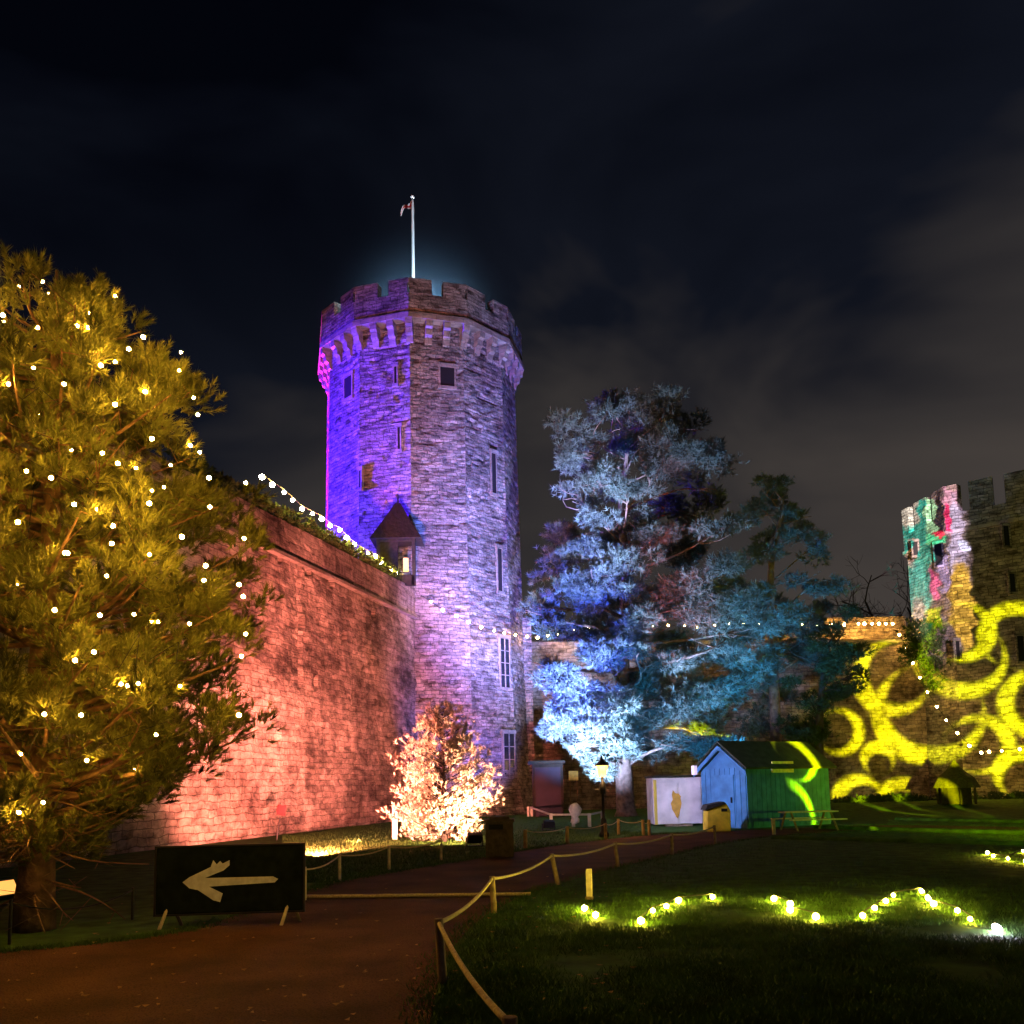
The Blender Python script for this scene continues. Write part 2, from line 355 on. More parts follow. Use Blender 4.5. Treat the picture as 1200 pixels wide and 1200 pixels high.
def catmull(pts, n=6):
    pts = [Vector(p) for p in pts]; o = []
    for i in range(len(pts) - 1):
        p0 = pts[max(i - 1, 0)]; p1 = pts[i]; p2 = pts[i + 1]; p3 = pts[min(i + 2, len(pts) - 1)]
        for k in range(n):
            t_ = k / n
            o.append(.5 * ((2 * p1) + (p2 - p0) * t_ + (2 * p0 - 5 * p1 + 4 * p2 - p3) * t_ ** 2 + (3 * p1 - p0 - 3 * p2 + p3) * t_ ** 3))
    o.append(pts[-1]); return o

# ---------------------------------------------------------------- ground
GRASSM = mat('lawn_turf', (.04, .085, .018), .95, noise_scale=3, var=.5, bump=.03, spec=.05)
lawn = MB(); lawn.add([(-900, -200, 0), (900, -200, 0), (900, 1500, 0), (-900, 1500, 0)], [(0, 1, 2, 3)])
tag(lawn.build('lawn', GRASSM), kind='structure')
TAR = mat('path_tarmac', (.055, .027, .016), .9, noise_scale=1.1, var=.4, bump=.03, spec=.1)
nearside = [(470, 1420), (500, 1220), (512, 1160), (530, 1112), (568, 1074), (610, 1052), (652, 1037), (722, 1017), (787, 1002), (838, 990), (900, 981), (970, 976), (1060, 972), (1200, 974)]
farside = [(1200, 969), (1060, 967), (960, 969), (870, 973), (770, 978), (690, 986), (630, 994), (560, 1006), (480, 1019), (400, 1033), (350, 1047), (250, 1082), (180, 1097), (100, 1107), (0, 1116), (-200, 1135), (-600, 1170)]
pl = catmull([ground(*p) for p in nearside]) + catmull([ground(*p) for p in farside]) + [Vector((-14, 1, 0)), Vector((-1, -3, 0))]
pm = MB(); pm.add([Vector((p.x, p.y, .004)) for p in pl], [tuple(range(len(pl)))])
path = pm.build('path', TAR); tag(path, kind='structure')
tt_ = TAR.node_tree; g1 = nd('ShaderNodeTexNoise', tt_); g1.inputs['Scale'].default_value = 38; g1.inputs['Detail'].default_value = 4
gc = nd('ShaderNodeTexCoord', tt_); tt_.links.new(gc.outputs['Object'], g1.inputs[0]); gv = nd('ShaderNodeTexVoronoi', tt_); gv.inputs['Scale'].default_value = 55; tt_.links.new(gc.outputs['Object'], gv.inputs[0])
ga_ = nd('ShaderNodeMath', tt_, operation='ADD'); tt_.links.new(g1.outputs[0], ga_.inputs[0]); tt_.links.new(gv.outputs['Distance'], ga_.inputs[1])
gb = nd('ShaderNodeBump', tt_); gb.inputs['Distance'].default_value = .012; tt_.links.new(ga_.outputs[0], gb.inputs['Height'])
pb_ = tt_.nodes['Principled BSDF']; old_ = pb_.inputs['Normal'].links[0].from_socket; tt_.links.new(old_, gb.inputs['Normal']); tt_.links.new(gb.outputs[0], pb_.inputs['Normal'])
col_ = pb_.inputs['Base Color'].links[0].from_socket; gm = nd('ShaderNodeMix', tt_, data_type='RGBA', blend_type='MULTIPLY'); gm.inputs[0].default_value = .75
gr_ = nd('ShaderNodeValToRGB', tt_); tt_.links.new(ga_.outputs[0], gr_.inputs[0]); gr_.color_ramp.elements[0].position = .55; gr_.color_ramp.elements[0].color = (.35, .35, .35, 1); gr_.color_ramp.elements[1].position = 1.0; gr_.color_ramp.elements[1].color = (1.7, 1.6, 1.5, 1)
tt_.links.new(col_, gm.inputs[6]); tt_.links.new(gr_.outputs[0], gm.inputs[7]); tt_.links.new(gm.outputs[2], pb_.inputs['Base Color'])
import bmesh
bm_ = bmesh.new(); bm_.from_mesh(path.data); bmesh.ops.triangulate(bm_, faces=bm_.faces[:]); 
for f_ in bm_.faces:
    if f_.normal.z < 0: f_.normal_flip()
bm_.to_mesh(path.data); bm_.free()
# bank below the far wall and tower
bk = MB(); x0, x1 = 14.5, 48
prof = [(44.5, -.05), (46.5, .12), (48.5, .25), (51, .32), (58, .35), (66, -.05)]
n_ = 40; vs = []; fs = []
for i in range(n_ + 1):
    x = x0 + (x1 - x0) * i / n_; k = min(1, max(0, (i) / 6))
    for (y, z) in prof: vs.append((x, y + .5 * noise.noise((x * .2, y, 0)), z * k + (.08 * noise.noise((x, y, 1)) if z > 0 else 0)))
for i in range(n_):
    for j in range(len(prof) - 1):
        a_ = i * len(prof) + j; fs.append((a_, a_ + len(prof), a_ + len(prof) + 1, a_ + 1))
bk.add(vs, fs); tag(bk.build('grass_bank', GRASSM), kind='structure')
for name_, (pa, pb), hz in (('light_stripe_ridge', ((905, 983), (1290, 993)), .07), ('light_stripe_ridge', ((955, 971), (1290, 981)), .10), ('light_stripe_ridge', ((1050, 961), (1290, 967)), .10)):  # turf ridges added to catch the green wash as bright lawn lines
    A = ground(*pa); B = ground(*pb); m_ = MB(); pts = [A.lerp(B, i / 30) + Vector((0, .05 * noise.noise((i * .7, hz * 50, 0)), hz - .06 - .02 * random.random())) for i in range(31)]
    m_.tube(pts, .09, 8); tag(m_.build('light_stripe_ridge', GRASSM), kind='structure')

# grass blades
def blades(n, fx, hmin, hmax, wd):
    P = np.array([fx() for _ in range(n)]); h = RNG.uniform(hmin, hmax, (n, 1)); a_ = RNG.uniform(0, 2 * np.pi, n)
    sd = np.stack([np.cos(a_), np.sin(a_), 0 * a_], 1) * wd / 2
    tip = P + np.concatenate([RNG.normal(size=(n, 2)) * .5 * h, h], 1)
    return np.stack([P - sd, P + sd, tip], 1).reshape(-1, 3)
def f_lawn():
    while True:
        y = random.uniform(960, 1215); x = random.uniform(515, 1230)
        if y < 1040 and random.random() < .3: continue
        edge = np.interp(y, [970, 990, 1002, 1017, 1037, 1052, 1074, 1112, 1160, 1220], [1040, 845, 792, 728, 660, 616, 574, 537, 519, 507])
        if x > edge: break
    p = ground(x, y)
    if noise.noise((p.x * .9, p.y * .9, 4)) < random.uniform(-.55, -.05): return f_lawn()
    return (p.x, p.y, 0)
V1 = blades(90000, f_lawn, .03, .07, .008)
def f_edge():
    i = random.randrange(len(pl) - 3); p = pl[i].lerp(pl[i + 1], random.random()); o = random.gauss(0, .11) + .10 * noise.noise((p.x * 1.5, p.y * 1.5, 0))
    return (p.x + o, p.y + random.gauss(0, .06), 0)
V3 = blades(16000, f_edge, .02, .07, .010)
def f_left():
    while True:
        x = random.uniform(330, 760); y = random.uniform(955, 1035)
        edge = np.interp(x, [350, 400, 480, 560, 630, 690, 770], [1047, 1033, 1019, 1006, 994, 986, 978])
        if y < edge: break
    p = ground(x, y); return (p.x, p.y, 0)
V2 = blades(25000, f_left, .04, .09, .014)
V = np.concatenate([V1, V2, V3])
BLADE = leafmat('grass_blades', (.045, .105, .018), .4, 2)
tag(npmesh('grass', V, np.arange(len(V)).reshape(-1, 3), BLADE), 'short damp grass of the lawn and verge', 'grass', kind='stuff')

lv, lf = [], []
for i in range(240):
    p = ground(random.uniform(0, 760), random.uniform(985, 1200)); p.z = .012; a_ = random.random() * 6.28; r_ = random.uniform(.018, .04)
    k_ = len(lv); tl = random.uniform(0, .02)
    lv += [p + Vector((r_ * math.cos(a_), r_ * math.sin(a_), tl)), p + Vector((-.5 * r_ * math.sin(a_), .5 * r_ * math.cos(a_), 0)), p - Vector((r_ * math.cos(a_), r_ * math.sin(a_), -tl)), p - Vector((-.5 * r_ * math.sin(a_), .5 * r_ * math.cos(a_), 0))]
    lf += [(k_, k_ + 1, k_ + 2), (k_, k_ + 2, k_ + 3)]
tag(npmesh('leaf_litter', [tuple(v) for v in lv], lf, mat('dead_leaf', (.22, .12, .04), .8, noise_scale=3, var=.5)), 'dead leaves scattered over the path', 'leaves', kind='stuff')
# ---------------------------------------------------------------- round tower
def poly12(R, z, n=12): return [Vector((TC.x + R * math.sin(2 * math.pi * k / n), TC.y - R * math.cos(2 * math.pi * k / n), z)) for k in range(n)]
ZP = ROOFZ; ZC = ZP - 1.5; ZT = at(497, 326, 48.3).z; ZK = ZT - .95
tw = thing('castle_tower', 'tall many-sided stone tower with corbelled battlements under violet and blue floodlight', 'tower', TC)
R0, R1, RP = 6.75, 6.3, 6.85
rings = [(7.3, 0), (7.0, 1.4), (R0, 3.2), (6.45, 16), (R1, ZP)]
def rad_at(z): return float(np.interp(z, [q[1] for q in rings], [q[0] for q in rings]))
def erosion(u, z, k):
    n1 = noise.fractal((u * .55 + k * 7, z * 2.6, k * 3.1), .8, 2.1, 4)
    n2 = noise.noise((u * 1.7, z * 5.0, k * 5.3 + 40))
    d = .03 * n1 + .02 * n2
    if n1 > .34: d -= .11 * min(1, (n1 - .34) * 7)
    return d
for k in range(12):
    fine = k in (8, 9, 10, 11, 0, 1, 2, 3)
    nu_, nv_ = (24, 170) if fine else (2, 8)
    vs = []; fs = []; m_ = MB()
    td_ = (poly12(1, 0)[(k + 1) % 12] - poly12(1, 0)[k]).normalized(); nr_ = Vector((td_.y, -td_.x, 0))
    for j in range(nv_ + 1):
        z = ZP * j / nv_; r_ = rad_at(z); A_, B_ = poly12(r_, z)[k], poly12(r_, z)[(k + 1) % 12]
        for i in range(nu_ + 1):
            p_ = A_.lerp(B_, i / nu_)
            if fine and 0 < i < nu_: p_ += nr_ * erosion((i / nu_) * 3.4, z, k)
            vs.append(p_)
    for j in range(nv_):
        for i in range(nu_): a_ = j * (nu_ + 1) + i; fs.append((a_, a_ + 1, a_ + nu_ + 2, a_ + nu_ + 1))
    m_.add(vs, fs); m_.build('facet_wall', STONE, tw, uvdir=td_)
pr = MB()
outer, inner = poly12(RP, 0), poly12(RP - .55, 0)
def ring_piece(mb, k, t0, t1, z0, z1):
    o0 = outer[k].lerp(outer[(k + 1) % 12], t0); o1 = outer[k].lerp(outer[(k + 1) % 12], t1)
    i0 = inner[k].lerp(inner[(k + 1) % 12], t0); i1 = inner[k].lerp(inner[(k + 1) % 12], t1)
    up = lambda p, z: Vector((p.x, p.y, z))
    mb.prism([up(o0, z0), up(i0, z0), up(i1, z0), up(o1, z0)], (0, 0, z1 - z0))
for k in range(12):
    ring_piece(pr, k, 0, 1, ZP, ZK)
    j = .02 * ((k * 7) % 5)
    c0, c1, s0 = .40 + j, .60 + j, .022
    ring_piece(pr, k, s0, c0, ZK, ZT - .3); ring_piece(pr, k, c1, 1 - s0, ZK, ZT - .3)
    ring_piece(pr, k, 0, c0, ZT - .3, ZT); ring_piece(pr, k, c1, 1, ZT - .3, ZT)
pr.build('parapet', STONE, tw)
# projecting moulding under the parapet, leaving machicolation slots below it
ml = MB(); oo, ii = poly12(RP + .12, 0), poly12(R1 - .05, 0); sv = outer, inner
outer, inner = oo, ii
for k in range(12): ring_piece(ml, k, 0, 1, ZP - .22, ZP + .12)
outer, inner = sv
ml.build('string_moulding', DRESSED, tw)
dk = MB(); dk.add(poly12(RP - .5, ZP + .125), [tuple(range(12))]); dk.build('roof_deck', mat('roof_lead', (.2, .2, .21), .6), tw)
def facet(k):
    A, B = poly12(6.45, 16)[k], poly12(6.45, 16)[(k + 1) % 12]; tdir = (B - A).normalized(); nrm = Vector((tdir.y, -tdir.x, 0)); return A, B, tdir, nrm
for k in range(12):
    A, B = poly12(R1 + .0, 0)[k], poly12(R1, 0)[(k + 1) % 12]; td = (B - A).normalized(); nr = Vector((td.y, -td.x, 0))
    for q in range(3):
        c = A.lerp(B, (q + .02) / 3) if q else A
        if q == 0:
            nr2 = (A - TC); nr2.z = 0; nr2.normalize(); td2 = Vector((-nr2.y, nr2.x, 0))
        else: nr2, td2 = nr, td
        pf = [(-.15, ZC - .1), (.10, ZC), (.16, ZC + .35), (.34, ZC + .45), (.40, ZC + .8), (.56, ZC + .9), (.60, ZP - .223), (-.15, ZP - .223)]
        cb_ = MB(); cb_.prism([c + nr2 * r_ + Vector((0, 0, z_)) - td2 * .21 for (r_, z_) in pf], td2 * .42)
        cb_.build('corbel', DRESSED, tw)
mi = MB(); mi.lathe((TC.x, TC.y, ZP + .2), [(7.6, 0), (8.3, 1), (8.4, 3), (7.6, 7), (5.4, 10), (2.8, 11.6), (.3, 12)], 24)  # mist patch added round the roof lamps so a blue halo shows
mm = bpy.data.materials.new('halo_mist'); mm.use_nodes = True; t_m = mm.node_tree; t_m.nodes.remove(t_m.nodes['Principled BSDF'])
pv_ = nd('ShaderNodeVolumePrincipled', t_m); pv_.inputs['Color'].default_value = (.45, .72, 1, 1)
tcm = nd('ShaderNodeTexCoord', t_m); vs_ = nd('ShaderNodeVectorMath', t_m, operation='SUBTRACT'); t_m.links.new(tcm.outputs['Object'], vs_.inputs[0]); vs_.inputs[1].default_value = (TC.x, TC.y, ZP + 1.2)
vm_ = nd('ShaderNodeVectorMath', t_m, operation='MULTIPLY'); t_m.links.new(vs_.outputs[0], vm_.inputs[0]); vm_.inputs[1].default_value = (1, 1, .8)
vl_ = nd('ShaderNodeVectorMath', t_m, operation='LENGTH'); t_m.links.new(vm_.outputs[0], vl_.inputs[0])
vr_ = nd('ShaderNodeMapRange', t_m); t_m.links.new(vl_.outputs['Value'], vr_.inputs[0]); vr_.inputs[1].default_value = .3; vr_.inputs[2].default_value = 8.0; vr_.inputs[3].default_value = 1; vr_.inputs[4].default_value = 0
vp_ = nd('ShaderNodeMath', t_m, operation='POWER'); t_m.links.new(vr_.outputs[0], vp_.inputs[0]); vp_.inputs[1].default_value = 3.2
vd_ = nd('ShaderNodeMath', t_m, operation='MULTIPLY'); t_m.links.new(vp_.outputs[0], vd_.inputs[0]); vd_.inputs[1].default_value = .05; t_m.links.new(vd_.outputs[0], pv_.inputs['Density'])
mm.node_tree.links.new(pv_.outputs[0], [n for n in mm.node_tree.nodes if n.type == 'OUTPUT_MATERIAL'][0].inputs['Volume'])
tag(mi.build('mist', mm), 'thin mist patch shaped to carry the blue halo over the tower roof', 'mist', kind='stuff')
# windows: stone surround set proud, near-black slab coloured as the unlit hole
def tower_window(k, px, py, wpx, hpx, name='window', sur=.09, glass=False):
    A, B, td, nr = facet(k)
    z0 = at(px, py + hpx / 2, 49).z; z1 = at(px, py - hpx / 2, 49).z
    Rz = np.interp((z0 + z1) / 2, [3.2, 16, ZP], [R0, 6.45, R1]); A2 = poly12(Rz, 0)[k]
    p = hit(px, py, A2, nr); z0 = p.z - hpx / 2 * p.y / F; z1 = p.z + hpx / 2 * p.y / F
    wd = wpx * p.y / F / max(.35, abs(td.x)); c = Vector((p.x, p.y, (z0 + z1) / 2)); h = z1 - z0
    ang = math.atan2(td.y, td.x)
    fr = MB()
    for s_ in (-1, 1): fr.box(c + td * s_ * (wd / 2 + sur / 2) + nr * .0, (sur, .2, h + .02), ang)
    fr.box(c + nr * .01 + Vector((0, 0, h / 2 + .13)), (wd + 2 * sur + .1, .2, .24), ang)
    fr.box(c + nr * .03 + Vector((0, 0, -h / 2 - .1)), (wd + 2 * sur + .1, .24, .18), ang)
    o = fr.build(name, DRESSED, tw)
    pn = MB().box(c + nr * .0, (wd, .12, h), ang)
    if glass:
        o2 = pn.build('pane', mat('old_glass', (.02, .025, .03), .15, noise_scale=3), o)
        mu = MB().box(c + nr * .05, (.07, .1, h), ang)
        for q in range(1, 4): mu.box(c + nr * .05 + Vector((0, 0, h * (q / 4 - .5))), (wd, .06, .05), ang)
        mu.build('mullion', DRESSED, o)
    else: pn.build('opening', DARK, o)
tower_window(10, 409, 454, 11, 27); tower_window(0, 524, 442, 17, 24)
for a_ in ((11, 464, 440, 3, 22), (11, 468, 514, 3, 28), (10, 423, 562, 3, 22), (1, 578, 555, 5, 50), (1, 585, 668, 5, 52)): tower_window(*a_, name='arrow_slit', sur=.07)
tower_window(1, 591, 777, 10, 58, glass=True); tower_window(1, 596, 890, 12, 60, glass=True)
# slim buttress at the right flank
bt = MB(); p = at(620, 900, 55.5); bt.box((p.x - .1, p.y, 6.3), (.62, 1.6, 12.6), rz=.2, taper=.92); bt.build('buttress', STONE, tw)
# flag
fp = thing('flagpole', 'white flagpole with a small limp red and white flag above the tower', 'flagpole', (TC.x - .35, TC.y - 1.0, ZP + .13))
b0 = Vector(fp.location); top = at(489, 233, b0.y)
MB().tube([b0, (b0.x, b0.y, top.z - .3), (b0.x, b0.y, top.z)], [.13, .09, .06], 8).build('pole', mat('pole_paint', (.75, .74, .74), .5), fp)
MB().lathe((b0.x, b0.y, top.z), [(.03, 0), (.12, .08), (.12, .18), (.02, .26)], 8).build('finial', mat('pole_paint'), fp)
fl = MB(); nu, nv = 10, 6; vs = []; fs = []
for i in range(nu + 1):
    for j in range(nv + 1):
        u_, v_ = i / nu, j / nv
        vs.append((b0.x - .08 - .75 * u_ ** .8, b0.y + .18 * math.sin(u_ * 7 + v_), top.z - .15 - .45 * v_ * (1 - .5 * u_) - .75 * u_ ** 1.3))
for i in range(nu):
    for j in range(nv): a_ = i * (nv + 1) + j; fs.append((a_, a_ + 1, a_ + nv + 2, a_ + nv + 1))
fl.add(vs, fs); fl_o = fl.build('flag', mat('flag_white', (.7, .66, .66), .8), fp, True)
fl_o.data.materials.append(mat('flag_red', (.5, .03, .04), .8))
for i, p_ in enumerate(fl_o.data.polygons):
    if i % nv in (2, 3) or i // nv in (3, 4): p_.material_index = 1

# ---------------------------------------------------------------- left curtain wall
WA, WB = at(271, 579, 30), at(490, 692, 49.2)
wd_ = Vector((WB.x - WA.x, WB.y - WA.y, 0)); WL = wd_.length; wd_.normalize(); wn = Vector((wd_.y, -wd_.x, 0))     # wn faces the court
def wtop(s): return WA.z + (WB.z - WA.z) * s / WL
def wpt(s, z, o=0): p = Vector((WA.x, WA.y, 0)) + wd_ * s + wn * o; p.z = z; return p
lw = thing('castle_wall', 'high rubble stone curtain wall washed in red floodlight left of the tower', 'wall', wpt(0, 0))
S0, S1 = -19, WL + 1.5
def par_h(s): return 1.05 + .6 * max(0, s) / WL
holes = []
for (px, py) in ((328, 652), (359, 669), (389, 682), (352, 730), (402, 745), (368, 800), (436, 720)):
    h_ = hit(px, py, wpt(0, 0), wn); holes.append(((h_ - wpt(0, 0)).dot(wd_), h_.z))
ns, nz2 = 200, 62; vs = []; fs = []
for i in range(ns + 1):
    s = S0 + (S1 - S0) * i / ns
    zt = wtop(s) - par_h(s)
    for j in range(nz2 + 1):
        z = zt * j / nz2
        o = .10 * noise.fractal((s * .5, z * .8, 3), .9, 2, 4) + .05 * noise.noise((s * 2.3, z * 4.1, 9))
        for (hs, hz_) in holes:
            if abs(s - hs) < .16 and abs(z - hz_) < .2: o -= .35
        if abs((s - 5.2)) < .12 and z > 6: o -= .12
        if j == nz2: o = 0
        o += .25 * (1 - z / zt)
        vs.append(wpt(s, z, o))
for i in range(ns):
    for j in range(nz2): a_ = i * (nz2 + 1) + j; fs.append((a_, a_ + nz2 + 1, a_ + nz2 + 2, a_ + 1))
m_ = MB(); m_.add(vs, fs); m_.build('wall_face', RUBBLE, lw, uvdir=wd_)
m_ = MB()
m_.add([wpt(S0, 0, -2.5), wpt(S1, 0, -2.5), wpt(S1, wtop(S1) - par_h(S1), -2.5), wpt(S0, wtop(S0) - par_h(S0), -2.5),
        wpt(S0, wtop(S0) - par_h(S0), 0), wpt(S1, wtop(S1) - par_h(S1), 0), wpt(S0, 0, 0), wpt(S1, 0, 0)], [(1, 0, 3, 2), (3, 4, 5, 2), (0, 6, 4, 3), (7, 1, 2, 5)])
m_.build('wall_core', RUBBLE, lw)
m_ = MB(); n_ = 60; vs = []; fs = []
for i in range(n_ + 1):
    s = S0 + (S1 - S0) * i / n_; zt = wtop(s) + .05 * noise.noise((s * 1.2, 0, 5)); z0 = wtop(s) - par_h(s)
    for (o, z) in ((.06, z0), (.06 + .04 * noise.noise((s, 4, 4)), (z0 + zt) / 2), (.03, zt), (-.6, zt + .06), (-.6, z0)): vs.append(wpt(s, z, o))
for i in range(n_):
    for j in range(4): a_ = i * 5 + j; fs.append((a_, a_ + 5, a_ + 6, a_ + 1))
m_.add(vs, fs); m_.build('parapet', RUBBLE, lw)
m_ = MB(); m_.prism([wpt(S0, wtop(S0) - par_h(S0) - .12, .22), wpt(S0, wtop(S0) - par_h(S0) + .05, .18), wpt(S0, wtop(S0) - par_h(S0) + .08, -.1), wpt(S0, wtop(S0) - par_h(S0) - .16, -.1)], wpt(S1, wtop(S1) - par_h(S1), 0) - wpt(S0, wtop(S0) - par_h(S0), 0))
m_.build('string_course', DRESSED, lw)
# greenery along the wall top
iv = thing('ivy', 'dark ivy garland running along the wall top under the festoon bulbs', 'ivy', wpt(0, wtop(0)))
P = []; D = []
for i in range(1500):
    s = random.uniform(-3, WL * .86); P.append(wpt(s, wtop(s) + .06 + random.random() ** 2 * .55, random.uniform(-.5, .06))); D.append((random.gauss(0, .5) + wn.x * .4, random.gauss(0, .5) + wn.y * .4, .6))
V, Fc = tufts(P, D, 6, .22, .10, .6); npmesh('leaves', V, Fc, IVY, iv)
m_ = MB(); m_.tube([wpt(s, wtop(s) + .09 + .05 * math.sin(s * 3), -.25) for s in np.linspace(-3, WL * .86, 40)], .05, 5); m_.build('stem', DARKBARK, iv)

# little spired turret on the wall walk
tp = at(467, 684, 48); tu = thing('turret', 'small timber turret with a steep dark pointed roof where wall meets tower', 'turret', (tp.x, tp.y, tp.z - 1.2))
zb = tp.z - .35; hx = 1.1
zt = at(471, 635, 48).z; zap = at(478, 590, 48).z
TIM = mat('dark_timber', (.025, .022, .018), .85, noise_scale=6, var=.4)
body = MB()
for sx in (-1, 1):
    for sy in (-1, 1): body.box((tp.x + sx * (hx - .1), tp.y + sy * .9, (zb + zt) / 2), (.2, .2, zt - zb))
body.box((tp.x - .45, tp.y - .9, (zb + zt) / 2), (1.1, .12, zt - zb - .01)); body.box((tp.x - hx + .06, tp.y, (zb + zt) / 2), (.12, 1.6, zt - zb - .01)); body.box((tp.x, tp.y + .9, (zb + zt) / 2), (1.98, .12, zt - zb - .02))
body.box((tp.x, tp.y - .9, zt - .14), (1.99, .22, .22)); body.box((tp.x, tp.y - .9, zb + .3), (1.99, .2, .6))
body.build('cabin', TIM, tu)
MB().box((tp.x + .5, tp.y - .55, zb + 1.3), (.3, .05, .8)).build('glow_panel', mat('opening_glow', (.8, .6, .3), .5, emit=(1, .6, .2), estr=.8), tu)  # glow put into a panel to stand for the lit opening
rf = MB(); base = [(-1.45, -1.25), (1.45, -1.25), (1.45, 1.25), (-1.45, 1.25)]; mid = [(-.75, -.65), (.75, -.65), (.75, .65), (-.75, .65)]
vs = [(tp.x + x, tp.y + y, zt - .1) for x, y in base] + [(tp.x + x, tp.y + y, zt + (zap - zt) * .5) for x, y in mid] + [(tp.x + x * .1, tp.y + y * .1, zap) for x, y in base]
rf.add(vs, [(3, 2, 1, 0)] + [(q * 4 + i, q * 4 + (i + 1) % 4, q * 4 + 4 + (i + 1) % 4, q * 4 + 4 + i) for q in range(2) for i in range(4)] + [(8, 9, 10, 11)])
rf.build('roof', mat('dark_tiles', (.025, .02, .016), .8, noise_scale=5, var=.4, bump=.04), tu)
MB().tube([(tp.x, tp.y, zap - .1), (tp.x, tp.y, zap + .6)], [.07, .03], 6).build('finial', TIM, tu)

# ---------------------------------------------------------------- back curtain wall and gallery
YB = 58.5
bw_ = thing('castle_wall', 'long back curtain wall behind the pines with a lit walk along its top', 'wall', (20, YB, 0))
xl, xr = at(612, 745, YB).x, at(1190, 745, YB).x; zl, zr = at(620, 752, YB).z, at(1000, 752, YB).z
m_ = MB(); nx_, nz3 = 110, 30; vs = []; fs = []
for i in range(nx_ + 1):
    x = xl + (xr - xl) * i / nx_; zt_ = zl + (zr - zl) * (x - xl) / (xr - xl)
    for j in range(nz3 + 1):
        z = zt_ * j / nz3; vs.append((x, YB - .12 * noise.fractal((x * .5, z, 8), .9, 2, 3), z))
for i in range(nx_):
    for j in range(nz3): a_ = i * (nz3 + 1) + j; fs.append((a_, a_ + nz3 + 1, a_ + nz3 + 2, a_ + 1))
m_.add(vs, fs); m_.build('wall_face', RUBBLE, bw_, uvdir=Vector((1, 0, 0)))
zm = (zl + zr) / 2
m_ = MB(); m_.add([(xl, YB, zl), (xr, YB, zr), (xr, YB + 2.5, zr), (xl, YB + 2.5, zl), (xl, YB + 2.5, 0), (xr, YB + 2.5, 0)], [(0, 1, 2, 3), (3, 2, 5, 4)]); m_.build('wall_walk', RUBBLE, bw_)
x2, x3 = at(905, 733, YB).x, at(1075, 733, YB).x; z2 = at(1000, 723, YB + 1.5).z
m_ = MB(); m_.box(((x2 + x3) / 2, YB + 1.9, (zr + z2) / 2 - .2), (x3 - x2, .5, z2 - zr + .4)); m_.build('parapet', RUBBLE, bw_)
m_ = MB(); m_.box(((x2 + x3) / 2, YB - .1, zr - .05), (x3 - x2, .5, .22)); m_.build('string_course', DRESSED, bw_)

# ---------------------------------------------------------------- far right tower
RC = at(1191, 800, 58); RC.z = 0; R2 = 6.25
def poly8(R, z): return [Vector((RC.x + R * math.sin(rad(45 * k - 16)), RC.y - R * math.cos(rad(45 * k - 16)), z)) for k in range(8)]
t2 = thing('castle_tower', 'lower battlemented stone tower at the right edge patterned by coloured light projections', 'tower', RC)
zk = at(1180, 585, 52).z; zt2 = at(1180, 548, 52).z; zpl = at(1130, 775, 53).z
b = MB(); vs = []; fs = []
rings = [(R2 * 1.06, -.1), (R2 * 1.03, zpl), (R2, zpl + .02), (R2, zk - 1.2)]
for (R, z) in rings: vs += poly8(R, z)
for i in range(len(rings) - 1):
    for k in range(8): fs.append((i * 8 + k, i * 8 + (k + 1) % 8, i * 8 + 8 + (k + 1) % 8, i * 8 + 8 + k))
b.add(vs, fs); b.build('tower_wall', STONE, t2)
pr = MB(); o8, i8 = poly8(R2 + .18, 0), poly8(R2 - .4, 0)
def rp8(mb, k, t0, t1, z0, z1):
    o0 = o8[k].lerp(o8[(k + 1) % 8], t0); o1 = o8[k].lerp(o8[(k + 1) % 8], t1); i0 = i8[k].lerp(i8[(k + 1) % 8], t0); i1 = i8[k].lerp(i8[(k + 1) % 8], t1)
    u_ = lambda p, z: Vector((p.x, p.y, z)); mb.prism([u_(o0, z0), u_(i0, z0), u_(i1, z0), u_(o1, z0)], (0, 0, z1 - z0))
for k in range(8):
    rp8(pr, k, 0, 1, zk - 1.2, zk)
    if k == 0: iv_ = ((0, .10), (.24, .56), (.66, 1))
    else: iv_ = ((0, .16), (.30, .58), (.72, 1))
    for (a_, c_) in iv_: rp8(pr, k, a_, c_, zk, zt2 - (.0 if k == 0 else .15))
pr.build('parapet', STONE, t2)
o8, i8 = poly8(R2 + .3, 0), poly8(R2 - .1, 0); ml = MB()
for k in range(8): rp8(ml, k, 0, 1, zk - 1.35, zk - 1.15)
ml.build('string_moulding', DRESSED, t2)
def rt_window(k, px, py, wpx, hpx):
    A, B = poly8(R2, 0)[k], poly8(R2, 0)[(k + 1) % 8]; td = (B - A).normalized(); nr = Vector((td.y, -td.x, 0)); p = hit(px, py, A, nr)
    wd2 = wpx * p.y / F / max(.4, abs(td.x)); h = hpx * p.y / F; ang = math.atan2(td.y, td.x); fr = MB()
    for s_ in (-1, 1): fr.box(p + td * s_ * (wd2 / 2 + .05), (.10, .12, h), ang)
    fr.box(p + Vector((0, 0, h / 2 + .12)), (wd2 + .22, .12, .18), ang); fr.box(p - Vector((0, 0, h / 2 + .08)), (wd2 + .22, .16, .14), ang)
    o = fr.build('arrow_slit', STONE, t2); MB().box(p - nr * .02, (wd2, .1, h), ang).build('opening', DARK, o)  # near-black slab stands for the slit's unlit hole
rt_window(0, 1179, 628, 7, 24); rt_window(0, 1186, 683, 7, 22); rt_window(0, 1196, 760, 8, 30); rt_window(7, 1073, 643, 4, 16); rt_window(7, 1100, 650, 6, 26); rt_window(0, 1122, 762, 5, 22)

